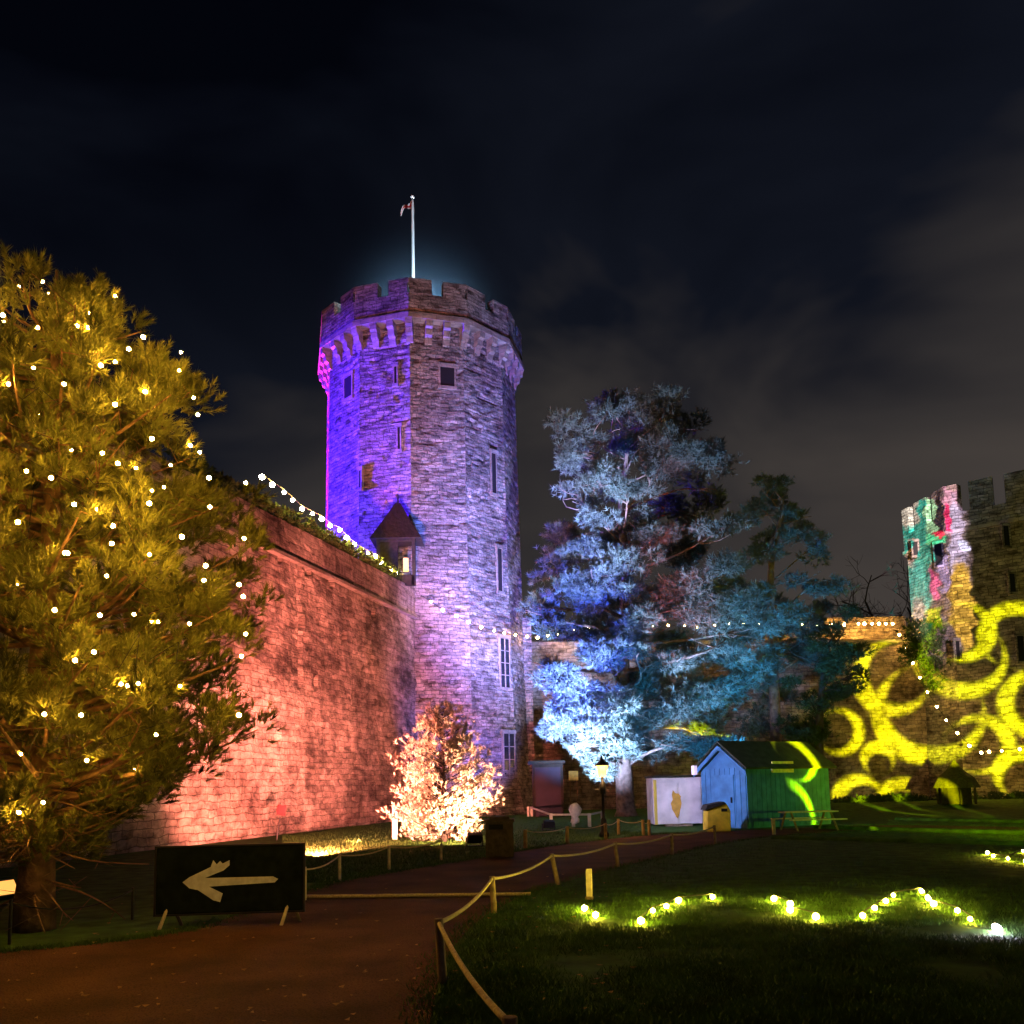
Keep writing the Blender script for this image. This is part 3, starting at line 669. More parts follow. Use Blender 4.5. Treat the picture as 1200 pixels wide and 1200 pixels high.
# ---------------------------------------------------------------- trees
def limb(mb, a, b, r0, r1, sag=.12, n=6, sides=6, up=0):
    a, b = Vector(a), Vector(b); pts = []; L_ = (b - a).length
    wob = Vector((random.gauss(0, 1), random.gauss(0, 1), random.gauss(0, .6))) * L_ * sag
    for i in range(n + 1):
        t_ = i / n; pts.append(a.lerp(b, t_) + wob * math.sin(math.pi * t_) + Vector((0, 0, up * math.sin(math.pi * t_) * L_)))
    mb.tube(pts, [r0 + (r1 - r0) * i / n for i in range(n + 1)], sides); return pts
def clump(c, r, n, flat=.6, updir=.5):
    d = unit(RNG.normal(size=(n, 3))); rr = RNG.uniform(.35, 1.0, (n, 1)) ** .6 * (1 + .25 * RNG.normal(size=(n, 1)))
    P = np.array(c) + d * rr * r * np.array([1, 1, flat])
    return P, d + np.array([0, 0, updir])
def pine(name, label, base, d, trunk_px, clumps, rtrunk, leaf, bark, dens, tlen, crownr, depth_seed):
    rs = random.Random(depth_seed)
    tr = thing(name, label, 'tree', base)
    pts = [Vector((base[0], base[1], 0))] + [at(px, py, d) for (px, py) in trunk_px]
    pts = catmull(pts, 5); mb = MB(); n = len(pts)
    mb.tube(pts, [rtrunk * (1.25 if i == 0 else 1) * (1 - .88 * i / (n - 1)) for i in range(n)], 10)
    Ps, Ds = [], []
    lm = MB()
    for (px, py, r, *fr_) in clumps:
        rm = r * d / F * .98
        yo = rs.uniform(-1, 1) * crownr * .85
        if fr_: yo = fr_[0] * crownr
        c = at(px, py, d + (yo if fr_ else 0)); c.y += 0 if fr_ else yo
        ztarget = max(1.5, c.z - rs.uniform(.3, .16 * abs(c.x - base[0]) + 1.5))
        i_ = min(range(n), key=lambda q: abs(pts[q].z - ztarget))
        lp_ = limb(lm, pts[i_], c, max(.04, rtrunk * .30 * (1 - .8 * i_ / n)), .03, .13, 7, 6, up=rs.uniform(-.05, .18))
        for q in range(4):
            e_ = c + Vector((rs.gauss(0, 1), rs.gauss(0, 1), rs.gauss(0, .5))) * rm * .6
            limb(lm, lp_[5], e_, .045, .015, .15, 4, 4)
        nn = int(dens * (rm ** 2) * 10)
        for q in range(rs.randint(4, 6)):
            cc = np.array(c) + np.array([rs.gauss(0, .5), rs.gauss(0, .5), rs.gauss(0, .38)]) * rm
            P, D = clump(cc, rm * rs.uniform(.4, .7), nn // 5, .5, .6); Ps.append(P); Ds.append(D)
    mb.build('trunk', bark, tr, True)
    lm.tube(pts, [.03] * n, 5)
    lm.build('limbs', bark, tr, True)
    V, Fc = tufts(np.concatenate(Ps), np.concatenate(Ds), 15, tlen * .78, tlen * .085, .75); npmesh('crown', V, Fc, leaf, tr)
    return tr
big = [(712, 490, 26), (745, 500, 26), (778, 512, 28), (690, 520, 30), (672, 543, 22), (715, 545, 30), (760, 545, 34), (805, 550, 32), (840, 566, 28), (692, 575, 26), (785, 590, 32), (830, 598, 28),
       (668, 612, 24), (700, 636, 28), (655, 640, 18), (762, 640, 32), (803, 640, 36), (832, 640, 22), (652, 668, 22), (690, 690, 34), (745, 690, 36), (788, 700, 40), (835, 690, 36), (866, 700, 20), (632, 702, 20), (640, 730, 26),
       (680, 742, 40), (742, 748, 38), (792, 760, 44), (845, 752, 40), (882, 742, 28), (690, 800, 38), (682, 850, 34), (750, 808, 34), (795, 820, 44), (842, 810, 36), (700, 882, 26), (762, 876, 30), (800, 870, 30), (835, 860, 26), (725, 600, 20), (740, 850, 26),
       (770, 795, 30), (660, 775, 26), (820, 725, 34), (720, 720, 30), (664, 820, 24), (865, 790, 26), (704, 612, 22, -.4), (688, 652, 24, -.3), (722, 660, 22, -.6), (748, 622, 24, -.4), (675, 580, 22, -.2), (706, 770, 26, -.8), (722, 832, 24, -.8), (746, 772, 22, -.7), (702, 846, 24, -.7), (662, 846, 24, -.5), (736, 882, 18, -.6), (690, 872, 22, -.6), (652, 800, 22, -.2), (726, 690, 20, -.7), (740, 655, 18, -.6), (712, 770, 26), (776, 560, 24), (735, 520, 22)]
B1 = ground(732, 957); B1 = Vector((at(732, 900, 45).x, 45, 0))
pine('pine_tree', 'tallest pine, floodlit ice blue and white, beside the round tower', B1, 45,
     [(731, 900), (729, 820), (731, 740), (733, 670), (728, 600), (733, 550), (738, 500)], big, .52, BLUENEEDLE, GREYBARK, 26, .42, 4.2, 3)
sec = [(905, 578, 23), (932, 585, 20), (888, 590, 13), (945, 600, 15), (905, 636, 20), (935, 632, 23), (952, 640, 13), (895, 650, 16), (905, 690, 20), (942, 690, 21), (885, 712, 23), (925, 735, 25), (960, 715, 18), (895, 770, 23), (940, 770, 25), (880, 800, 21), (925, 815, 23), (965, 700, 15), (895, 845, 21), (955, 740, 18)]
B2 = Vector((at(908, 900, 50).x, 50, 0))
pine('pine_tree', 'slimmer dark teal pine with a bare upper trunk, right of the tallest pine', B2, 50,
     [(909, 850), (906, 780), (904, 720), (904, 660), (912, 620), (918, 592), (908, 575)], sec, .36, BLUENEEDLE, GREYBARK, 26, .40, 2.6, 5)
dk_ = [(985, 722, 14), (972, 738, 20), (955, 775, 24), (980, 770, 22), (950, 815, 24), (975, 808, 20), (938, 850, 24), (962, 850, 20), (1000, 790, 12), (925, 870, 20), (958, 880, 20)]
B3 = Vector((at(960, 900, 47).x, 47, 0))
pine('yew_tree', 'dark spreading evergreen with yellow-lit tips before the swirl-lit wall', B3, 47, [(960, 880), (962, 820), (970, 760), (985, 738)], dk_, .3, DARKNEEDLE, DARKBARK, 34, .34, 2.4, 8)

# left pine
PT = ground(38, 1090); PB = Vector((PT.x, PT.y, 0)); PD = PB.y
lp = thing('pine_tree', 'huge bushy pine hung with warm fairy lights at the left edge', 'tree', PB)
prof_y = [285, 320, 345, 400, 480, 540, 620, 700, 770, 860, 920, 975, 1020]
prof_r = [.15, .62, .88, 1.75, 2.25, 2.6, 2.8, 2.95, 3.2, 3.1, 2.1, 1.0, .5]
zs_ = [at(40, y, PD).z for y in prof_y]
def prad(z): return float(np.interp(z, zs_[::-1], prof_r[::-1]))
tk = MB(); ztop = zs_[0]
tk.tube([PB, PB + Vector((.03, 0, .7)), PB + Vector((-.04, .02, 2.5)), PB + Vector((.05, 0, 5)), PB + Vector((0, 0, ztop - .4))], [.27, .21, .18, .12, .02], 10)
tk.build('trunk', BARK, lp, True)
lb = MB(); Ps, Ds = [], []
z = 1.4
while z < ztop - .2:
    nb = 7 if z < ztop - 1.5 else 5
    ph = random.random() * 6.28
    for k in range(nb):
        th = ph + 6.283 * k / nb + random.gauss(0, .22)
        zz = z - .28 - .4 * max(0, (z - 5.5) / 3) + random.gauss(0, .14)
        R = max(.1, prad(zz + .25) * random.uniform(.70, .98) - .12)
        dr = Vector((math.cos(th), math.sin(th), 0)); a_ = PB + Vector((0, 0, zz - .15 * R)); e_ = PB + dr * R + Vector((0, 0, zz + .12 * R))
        pts = limb(lb, a_, e_, .012 + .016 * R, .008, .05, 7, 5, up=-.07)
        for q in range(2 + int(R * 2.6)):
            t_ = 1.0 if q == 0 else random.uniform(.25, 1) ** .7
            i_ = min(6, int(t_ * 7)); p_ = pts[i_].lerp(pts[i_ + 1], t_ * 7 - i_ if t_ < 1 else 1)
            lc = p_ + Vector((random.gauss(0, .22), random.gauss(0, .22), random.gauss(.08, .10)))
            if q: lb.tube([p_, lc], [.008, .005], 4, False)
            lr = random.uniform(.16, .30)
            for q2 in range(17):
                o_ = Vector((random.gauss(0, 1), random.gauss(0, 1), random.gauss(0, .8))); o_ = o_.normalized() * lr * random.uniform(.2, 1)
                Ps.append(lc + o_); Ds.append(o_ / lr * .9 + dr * .35 + Vector((0, 0, .75)))
    z += .27
for k in range(34):
    th = random.uniform(-2.6, .5); z = random.uniform(.45, 1.9); a_ = PB + Vector((0, 0, z)); e_ = PB + Vector((math.cos(th), math.sin(th), 0)) * random.uniform(.6, 1.6) + Vector((0, 0, z - random.uniform(.0, .5)))
    pts_ = limb(lb, a_, e_, .018, .005, .07, 7, 4)
    for q in range(5):
        p_ = pts_[random.randint(2, 6)]; lb.tube([p_, p_ + Vector((random.gauss(0, .22), random.gauss(0, .22), random.gauss(-.08, .14)))], [.006, .003], 3, False)
lb.build('limbs', BARK, lp, True)
V, Fc = tufts(Ps, Ds, 26, .13, .014, .42, .8); npmesh('crown', V, Fc, NEEDLE, lp)
print('pine needles', len(Fc))

# glowing little tree
GB = Vector((at(520, 960, 27).x, 27, 0))
gt = thing('shrub', 'small leafy tree glowing cream in a warm floodlight at its foot', 'shrub', GB)
tk = MB(); tk.tube([GB, GB + Vector((.02, 0, 1)), GB + Vector((-.03, 0, 3.6))], [.1, .08, .02], 8)
Ps, Ds = [], []
gz = [0, .35, .9, 1.5, 2.2, 3.0, 3.7, 4.2, 4.6]; gr = [1.0, 1.65, 1.95, 2.0, 1.75, 1.35, .9, .45, .1]
for k in range(190):
    z = random.uniform(.1, 4.4) * random.uniform(.75, 1); th = random.random() * 6.283; R = float(np.interp(z, gz, gr)) * random.uniform(.55, 1.05) * (1 + .38 * noise.noise((math.cos(th) * 1.3, math.sin(th) * 1.3, z * .8)))
    e_ = GB + Vector((R * math.cos(th), R * math.sin(th), z)); a_ = GB + Vector((0, 0, max(.2, z - .5 * R)))
    limb(tk, a_, e_, .02, .006, .08, 4, 4)
    for q in range(15):
        p_ = a_.lerp(e_, random.uniform(.45, 1.05)) + Vector((random.gauss(0, .12), random.gauss(0, .12), random.gauss(0, .12)))
        Ps.append(p_); Ds.append((math.cos(th) * .5, math.sin(th) * .5, .8))
tk.build('trunk', DARKBARK, gt, True)
V, Fc = tufts(Ps, Ds, 8, .14, .05, .8); npmesh('crown', V, Fc, LEAF, gt)

# bare winter tree beyond the wall
BT = Vector((at(1040, 800, 78).x, 78, 0)); bt_ = thing('bare_tree', 'leafless winter tree dark against the sky beyond the wall', 'tree', BT)
tk, tw_ = MB(), MB()
def grow(p, d, L_, r, lev):
    e_ = p + d * L_; (tk if lev < 2 else tw_).tube([p, p.lerp(e_, .5) + Vector((random.gauss(0, .05), random.gauss(0, .05), 0)) * L_, e_], [r, r * .8, r * .6], 6 if lev < 2 else 3, False)
    if lev >= 6: return
    for q in range(3 if lev > 0 else 8):
        ax = Vector((random.gauss(0, 1), random.gauss(0, 1), random.gauss(.1, .6))).normalized()
        grow(p.lerp(e_, random.uniform(.55, 1)), (d * .75 + ax * .75).normalized(), L_ * random.uniform(.55, .8), r * .58, lev + 1)
grow(BT, Vector((.03, 0, 1)), 9.2, .45, 0)
tk.build('trunk', DARKBARK, bt_); tw_.build('crown', DARKBARK, bt_)

# ivy on the flank of the right tower and shrubs at its foot
iv2 = thing('ivy', 'dark ivy mound hanging where the far wall meets the right tower', 'ivy', at(1090, 930, 55))
Ps, Ds = [], []
for (px, py, r) in ((1085, 760, 20), (1075, 740, 14), (1098, 790, 18), (1100, 745, 14), (1070, 765, 14)):
    c = at(px, py, 56.8); P, D = clump(c, r * .057, 170, .9, .2); Ps.append(P); Ds.append(D)
V, Fc = tufts(np.concatenate(Ps), np.concatenate(Ds), 7, .28, .1, .6); npmesh('leaves', V, Fc, IVY, iv2)
MB().tube([at(1093, 800, 57.9), at(1085, 775, 57.6), at(1080, 745, 57.2)], [.05, .04, .02], 6).build('stem', DARKBARK, iv2)
hd = thing('hedge', 'low dark hedge along the foot of the swirl-lit wall', 'hedge', at(1090, 940, 51))
Ps, Ds = [], []
for i in range(60):
    x_ = random.uniform(18, 33); c = Vector((x_, 51.5 + random.uniform(-.6, .6), .42 + random.uniform(-.2, .1))); P, D = clump(c, .36, 26, .5, .4); Ps.append(P); Ds.append(D)
V, Fc = tufts(np.concatenate(Ps), np.concatenate(Ds), 7, .2, .09, .6); npmesh('leaves', V, Fc, DARKNEEDLE, hd)

# ---------------------------------------------------------------- light strings
def bulb_mesh(name, r, m, n=1):
    import bmesh as bmm
    bm = bmm.new(); bmm.ops.create_icosphere(bm, subdivisions=n, radius=r)
    me = bpy.data.meshes.new(name); bm.to_mesh(me); bm.free(); me.materials.append(m)
    for p in me.polygons: p.use_smooth = True
    return me
def light_string(name, label, pts, r, m, cable_r=.012, sag=.0, cable=True, group=None, axis=None):
    pts = [Vector(p) for p in pts]; o = thing(name, label, 'light string', pts[0], group)
    me = bulb_mesh('bulb', r, m)
    for p in pts:
        b = bpy.data.objects.new('bulb', me); COL.objects.link(b); b.parent = o; b.location = p - pts[0]; b.scale = [random.uniform(.72, 1.2)] * 3
    if cable:
        mb = MB(); q = []
        base_ = [p + Vector((0, 0, r * 1.25)) for p in pts]
        if axis is not None: base_ = [p.lerp(Vector((axis.x, axis.y, p.z)), .3) for p in pts]   # wound inside the crown
        for i in range(len(pts) - 1):
            for k in range(4):
                t_ = k / 4; q.append(base_[i].lerp(base_[i + 1], t_) - Vector((0, 0, sag * math.sin(math.pi * t_))))
        q.append(base_[-1]); mb.tube(q, cable_r, 5)
        mb.build('cable', mat('cable_rubber', (.02, .02, .02), .6), o)
    return o
PINE_BULBS = [(22, 336), (50, 330), (4, 377), (44, 384), (106, 367), (90, 382), (136, 347), (112, 406), (151, 409), (135, 424), (168, 395), (118, 428), (39, 431), (212, 413), (210, 434), (227, 466), (232, 486), (170, 459), (135, 474), (45, 487), (178, 514), (120, 531), (138, 543), (31, 552), (178, 575), (192, 571), (114, 597), (246, 594), (288, 566), (234, 530), (87, 591), (175, 590),
    (286, 631), (241, 663), (239, 680), (280, 685), (285, 699), (288, 743), (283, 769), (157, 720), (222, 731), (64, 715), (19, 685), (79, 648), (125, 675), (131, 637), (213, 629), (175, 650), (88, 774), (110, 764), (162, 801), (211, 804), (95, 838), (183, 861), (280, 838), (52, 837), (117, 721), (22, 952), (132, 616), (21, 612), (60, 560), (10, 450), (75, 450), (200, 545), (245, 560)]
pts = []
for (px, py) in PINE_BULBS:
    z = at(px, py, PD).z; dx = at(px, py, PD).x - PB.x; R = prad(z)
    k = max(.0, R * R - dx * dx); dd = PD - max(.15, math.sqrt(k)) * random.uniform(.60, .84)
    pts.append(at(px, py, dd))
for k in range(33):
    z = random.uniform(1.4, ztop - 1); th = random.uniform(-3.3, .3); R = prad(z) * random.uniform(.45, .8); pts.append(PB + Vector((R * math.cos(th), R * math.sin(th), z)))
pts.sort(key=lambda p: (round(p.z / .8), math.atan2(p.y - PB.y, p.x - PB.x)))
light_string('fairy_lights', 'warm fairy light bulbs wound through the huge left pine', pts, .022, BULBM, .005, axis=PB)
WS = [(307, 559), (319, 568), (333, 577), (343, 586), (354, 596), (366, 602), (377, 608), (387, 616), (398, 621), (406, 630), (415, 638), (424, 644), (432, 648), (440, 652), (446, 659), (458, 671), (465, 681), (473, 684), (489, 695)]
pts = []
for (px, py) in WS:
    h_ = hit(px, py, wpt(0, 0, -.1), wn); s = (h_ - wpt(0, 0)).dot(wd_); h_.z = max(h_.z, wtop(s) + .42); pts.append(h_)
light_string('festoon_lights', 'festoon of warm bulbs along the top of the red-lit wall', pts, .10, TOPBULB, .02)
M2 = [(489, 695, 49), (505, 705, 47.6), (519, 715, 47), (535, 722, 47), (549, 729, 47.3), (564, 735, 48), (579, 739, 49), (591, 742, 50), (604, 744, 51.5), (618, 746, 53.5), (630, 747, 55), (642, 745, 56), (654, 744, 57), (672, 739, 57.5), (690, 735, 57.8), (709, 733, 57.8), (728, 733, 57.8), (746, 733, 57.8), (765, 733, 57.8), (783, 733, 57.8), (802, 733, 57.8), (817, 735, 57.8), (837, 733, 57.8), (854, 731, 57.8), (872, 731, 57.8), (889, 731, 57.8), (906, 732, 57.8)]
light_string('festoon_lights', 'long festoon of warm bulbs sagging across the tower front and behind the pines', [at(*p) for p in M2], .085, WALLBULB, .02, .12)
M3 = [(923, 733), (940, 732), (957, 732), (974, 732), (990, 732), (1006, 731), (1013, 731), (1022, 731), (1030, 731), (1038, 731), (1046, 731)]
light_string('festoon_lights', 'row of warm bulbs along the lit walk left of the far tower', [at(x, y, 59) for x, y in M3], .10, WALLBULB, .02)
M4 = [(1054, 744, 57.6), (1062, 760, 57.4), (1070, 777, 57), (1078, 794, 56), (1087, 811, 54.8), (1098, 828, 53.4), (1109, 844, 52), (1122, 859, 51.4), (1136, 874, 51), (1150, 882, 50.6), (1159, 881, 50.3), (1174, 880, 50), (1195, 878, 50)]
light_string('festoon_lights', 'festoon descending steeply in front of the swirl-lit wall and far tower', [at(*p) for p in M4], .085, WALLBULB, .02, .08)
def lawn_string(label, px, m=None):
    return light_string('lawn_lights', label, [ground(x, y + 1, .05) for x, y in px], .036, m or LAWNBULB, .010)
lawn_string('pair of warm bulbs on the grass at the foot of the short post', [(685, 1063), (698, 1071)])
lawn_string('short diagonal of warm bulbs on the lawn, just right of the short post', [(751, 1078), (765, 1066), (781, 1061), (795, 1054), (835, 1050)])
lawn_string('small hooked group of four warm bulbs mid-lawn', [(907, 1052), (926, 1058), (926, 1065), (956, 1073)])
lawn_string('peaked row of warm bulbs on the right of the lawn', [(1011, 1072), (1025, 1063), (1038, 1055), (1047, 1048), (1080, 1043), (1088, 1051), (1094, 1058), (1122, 1066), (1137, 1076)])
lawn_string('single white bulb on the lawn at the far end of the peaked row', [(1166, 1085), (1169, 1087)], COOLBULB)
lawn_string('farthest small group of warm bulbs on the lawn by the frame edge', [(1157, 998), (1164, 1002), (1181, 1005), (1199, 996), (1202, 1008)])

# ---------------------------------------------------------------- fixtures
def floodlight(label, loc, aim, glow, k=1.0):
    o = thing('floodlight', label, 'floodlight', loc); loc = Vector(loc); az = math.atan2(aim[0] - loc.x, aim[1] - loc.y)
    c = loc + Vector((0, 0, .24 * k))
    MB().box(c, (.42 * k, .16 * k, .28 * k), -az, ('X', .5)).build('housing', IRON, o, bevel=.015)
    dv = Matrix.Rotation(-az, 3, 'Z') @ Matrix.Rotation(.5, 3, 'X') @ Vector((0, 1, 0))
    MB().box(c + dv * .085 * k, (.36 * k, .02, .22 * k), -az, ('X', .5)).build('lens', mat('lens_' + glow[0], (.7, .7, .7), .3, emit=glow[1], estr=6), o)
    y = MB(); rgt = Vector((math.cos(az), -math.sin(az), 0))
    for s_ in (-1, 1): y.box(loc + rgt * s_ * .24 * k + Vector((0, 0, .13 * k)), (.03, .05, .26 * k), -az)
    y.box(loc + Vector((0, 0, .015)), (.52 * k, .1, .03), -az); y.build('yoke', IRON, o); return o
floodlight('black floodlight on the grass in front of the glowing little tree', FX['tree'], at(520, 905, 27), ('warm', (1, .7, .4)))
floodlight('small floodlight on the grass aimed up at the round tower', FX['tower'], (TC.x, TC.y), ('blue', (.3, .4, 1)))
floodlight('warm floodlight at the left frame edge under the huge pine', FX['pine'], (PB.x, PB.y + 2), ('amber', (.22, .10, .02)))

# lamp post
lb_ = ground(708, 981); lamp = thing('street_lamp', 'lit old-fashioned lamp on a black iron post before the big pine', 'street lamp', lb_)
zl_ = at(708, 903, lb_.y).z; q = Vector((lb_.x, lb_.y, 0))
MB().lathe(q, [(.16, 0), (.16, .12), (.10, .2), (.09, .55), (.05, .62), (.045, zl_ - .75), (.09, zl_ - .72), (.10, zl_ - .45), (.04, zl_ - .40), (.05, zl_ - .2)], 12).build('post', IRON, lamp, True)
MB().tube([q + Vector((-.28, 0, zl_ - .6)), q + Vector((.28, 0, zl_ - .6))], .018, 6).build('ladder_bar', IRON, lamp)
MB().lathe(q + Vector((0, 0, zl_)), [(.10, -.2), (.19, .16)], 6).build('lantern', mat('lantern_glass', (1, .8, .5), .3, emit=(1, .46, .10), estr=4), lamp)
MB().lathe(q + Vector((0, 0, zl_)), [(.24, .162), (.20, .22), (.06, .34), (.03, .42), (.01, .5)], 6).build('cap', IRON, lamp)
lp2 = bpy.data.lights.new('lantern_flame', 'POINT'); lp2.color = (1, .5, .15); lp2.energy = 260; lp2.shadow_soft_size = .24
lo2 = bpy.data.objects.new('lantern_flame', lp2); COL.objects.link(lo2); lo2.parent = lamp; lo2.location = (0, -.05, zl_ - .02)
# arrow sign
SA, SBp = ground(196, 1088), ground(340, 1083)
sg = thing('arrow_sign', 'black board sign with a pale arrow pointing left, propped on splayed legs by the path', 'sign', (SA + SBp) / 2)
sd = (SBp - SA); sd.z = 0; sd.normalize(); sn = Vector((sd.y, -sd.x, 0))
c1, c2 = at(184, 1068, SA.y), at(355, 990, SBp.y); cz = (at(270, 992, SA.y).z + at(270, 1070, SA.y).z) / 2; hh = abs(at(270, 992, SA.y).z - at(270, 1070, SA.y).z)
sw = (at(355, 1030, SBp.y) - at(184, 1030, SA.y)).length; cc = (at(355, 1030, SBp.y) + at(184, 1030, SA.y)) / 2; cc.z = cz; ang = math.atan2(sd.y, sd.x)
MB().box(cc, (sw, .035, hh), ang).build('board', mat('black_board', (.008, .012, .010), .8, noise_scale=8, var=.4, spec=.03), sg, bevel=.008)
fr = MB()
for s_ in (-1, 1):
    fr.box(cc + Vector((0, 0, s_ * (hh / 2 + .011))), (sw + .05, .05, .02), ang); fr.box(cc + sd * s_ * (sw / 2 + .013), (.022, .05, hh), ang)
fr.build('frame', mat('board_frame', (.015, .014, .013), .6), sg)
def sp_(px, py, o=.022): p = hit(px, py, cc + sn * o, sn); return p
arrow = [(214, 1034), (222, 1028), (247, 1016), (250, 1008), (254, 1013), (258, 1009), (261, 1012), (269, 1008), (269, 1014), (262, 1020), (240, 1029), (320, 1027), (326, 1030), (322, 1034), (245, 1039), (261, 1047), (258, 1057), (250, 1055), (232, 1043), (222, 1041)]
ar = MB(); ar.prism([sp_(*p, .0195) for p in arrow], sn * .004); ao = ar.build('arrow', mat('arrow_paint', (.52, .54, .58), .8, noise_scale=14, var=.18), sg)
bm_ = bmesh.new(); bm_.from_mesh(ao.data); bmesh.ops.recalc_face_normals(bm_, faces=bm_.faces[:]); bmesh.ops.triangulate(bm_, faces=bm_.faces[:]); bm_.to_mesh(ao.data); bm_.free()
for s_ in (-1, 1):
    for f_ in (-1, 1):
        a_ = cc + sd * s_ * sw * .41 + Vector((0, 0, -hh / 2 + .16)) - sn * (.045 + (.03 if f_ < 0 else 0)); e_ = Vector((a_.x, a_.y, 0)) + sn * f_ * .14 - sd * f_ * .09
        MB().tube([a_, e_], .022, 6).build('leg', PALEWOOD if f_ > 0 else WOOD, sg)

# rope fences
def rope(a, b, r, sag):
    return MB().tube([Vector(a).lerp(Vector(b), i / 14) - Vector((0, 0, sag * 4 * (i / 14) * (1 - i / 14))) for i in range(15)], r, 7)
def rope_fence(label, posts, m, hgt, prad_=.035, rr=.016, sag=.10, ropes=True, rm=None, cat='fence', nogap=()):
    P = [ground(*p[:2]) for p in posts]; o = thing('rope_fence', label, cat, P[0]); tops = []
    for p, q in zip(P, posts):
        h = q[2] if len(q) > 2 else hgt; ln = q[3] if len(q) > 3 else 0
        top = p + Vector((ln, 0, h)); MB().tube([p, top], [prad_ * 1.05, prad_], 8).build('post', q[4] if len(q) > 4 else m, o, bevel=.006); tops.append(p.lerp(top, .93))
    if ropes:
        for i in range(len(P) - 1):
            if i in nogap: continue
            rope(tops[i], tops[i + 1], rr, sag).build('rope', rm or ROPE, o, True)
    return o
rope_fence('rope fence on leaning short posts curving along the lawn edge in the foreground', [(600, 1320, .52), (519, 1152, .54, -.03), (579, 1070, .48, -.02), (654, 1037, .52, -.10), (724, 1016, .5, -.04), (788, 1002, .5), (838, 989, .5)], WOOD, .5, .04, .02, .07)
rope_fence('low rope fence on pale stakes right of the arrow sign, along the left verge', [(357, 1055, .5), (398, 1032, .5), (456, 1019, .5), (517, 1008, .48)], PALEWOOD, .5, .03, .014, .07)
rope_fence('short stake fence right of the wooden bin along the far verge', [(616, 994, .5), (665, 989, .5), (710, 984, .5), (725, 978, .52), (754, 979, .5), (761, 979, .5)], mat('orange_wood', (.40, .25, .12), .8, noise_scale=10), .5, .05, .012, .08)
rope_fence('dark chain fence on thin stakes under the huge pine', [(-60, 1118, .5), (11, 1107, .5), (155, 1078, .42)], IRON, .5, .02, .009, .15, rm=IRON)
# white rail fence before the tower
rp_ = [(619, 957), (623, 957), (646, 969), (672, 969), (691, 969), (706, 965)]
rfc = thing('rail_fence', 'low white post and rail fence before the tower foot', 'fence', ground(*rp_[0])); P = [ground(*p) for p in rp_]
for p in P: MB().box(p + Vector((0, 0, .27)), (.13, .13, .54)).build('post', WHITE, rfc, bevel=.01)
for i in range(1, len(P) - 1):
    a_, e_ = P[i] + Vector((0, 0, .49)), P[i + 1] + Vector((0, 0, .49)); MB().tube([a_, e_], .045, 6).build('rail', WHITE, rfc)
# bundle tied on the rail
p = ground(674, 970) + Vector((0, -.12, 0)); bn = MB(); vs = []
bn.lathe(p, [(.05, .16), (.16, .22), (.13, .34), (.10, .42), (.20, .55), (.26, .72), (.20, .90), (.06, .98)], 12)
for v in bn.v: v += Vector((noise.noise(v * 4), noise.noise(v * 4 + Vector((9, 0, 0))), 0)) * .09
tag(bn.build('cloth_bundle', mat('white_cloth', (.75, .70, .68), .9, noise_scale=6, var=.2), None, True), 'white knotted cloth bundle hanging on the low white rail', 'bundle')
# rope laid across the path
a_, e_ = ground(352, 1053), ground(622, 1050); cb_ = MB(); cb_.tube([a_.lerp(e_, i / 24) + Vector((0, .03 * noise.noise((i * .6, 0, 0)), .03)) for i in range(25)], .028, 7)
tag(cb_.build('ground_rope', ROPE, None, True), 'pale rope lying straight across the path beside the sign', 'rope')
# wooden litter bin
bb = ground(586, 1004); bn = thing('litter_bin', 'dark slatted wooden litter bin beside the glowing little tree', 'bin', bb)
DW = mat('bin_wood', (.07, .045, .03), .8, noise_scale=8, var=.4, bump=.01)
sl = MB()
for i in range(6):
    for (x_, y_, rz_) in ((-.28 + i * .112, -.31, 0), (-.28 + i * .112, .31, 0), (-.31, -.28 + i * .112, math.pi / 2), (.31, -.28 + i * .112, math.pi / 2)):
        sl.box(bb + Vector((x_, y_, .42)), (.095, .03, .82), rz_)
sl.box(bb + Vector((0, 0, .42)), (.56, .56, .78)); sl.build('slats', DW, bn)
MB().box(bb + Vector((0, 0, .865)), (.74, .74, .06), taper=.96).box(bb + Vector((0, 0, .925)), (.5, .5, .06), taper=.9).build('lid', DW, bn, bevel=.01)
MB().box(bb + Vector((-.08, -.335, .72)), (.34, .02, .12)).build('slot', DARK, bn)
MB().box(bb + Vector((.0, 0, .02)), (.5, .5, .04)).build('base', IRON, bn)
# white post by the little tree
p = ground(463, 984); wp = thing('marker_post', 'slim white post standing on the grass left of the glowing little tree', 'post', p)
MB().box(p + Vector((0, 0, .55)), (.17, .12, 1.1)).build('shaft', WHITE, wp, bevel=.015); MB().box(p + Vector((0, 0, 1.12)), (.2, .15, .04), taper=.6).build('cap', WHITE, wp)
# short yellow post on the lawn
p = ground(691, 1054); yp = thing('marker_post', 'short flat wooden post standing on the lawn behind two bulbs', 'post', p)
MB().box(p + Vector((0, 0, .22)), (.085, .05, .44), -.35).build('board', PALEWOOD, yp, bevel=.006); MB().box(p + Vector((.0, 0, .02)), (.11, .08, .05), -.35).build('foot', WOOD, yp)
# small red plate on a stake by the wall
p = ground(324, 985); rs_ = thing('stake_sign', 'small red plate on a thin stake against the wall foot', 'sign', p)
MB().tube([p, p + Vector((.12, 0, .8))], .02, 6).build('stake', IRON, rs_); MB().box(p + Vector((.17, -.03, 1.02)), (.30, .03, .34), tilt=('Y', .15)).build('plate', mat('red_plate', (.16, .004, .006), .6, noise_scale=6, var=.3), rs_, bevel=.01)

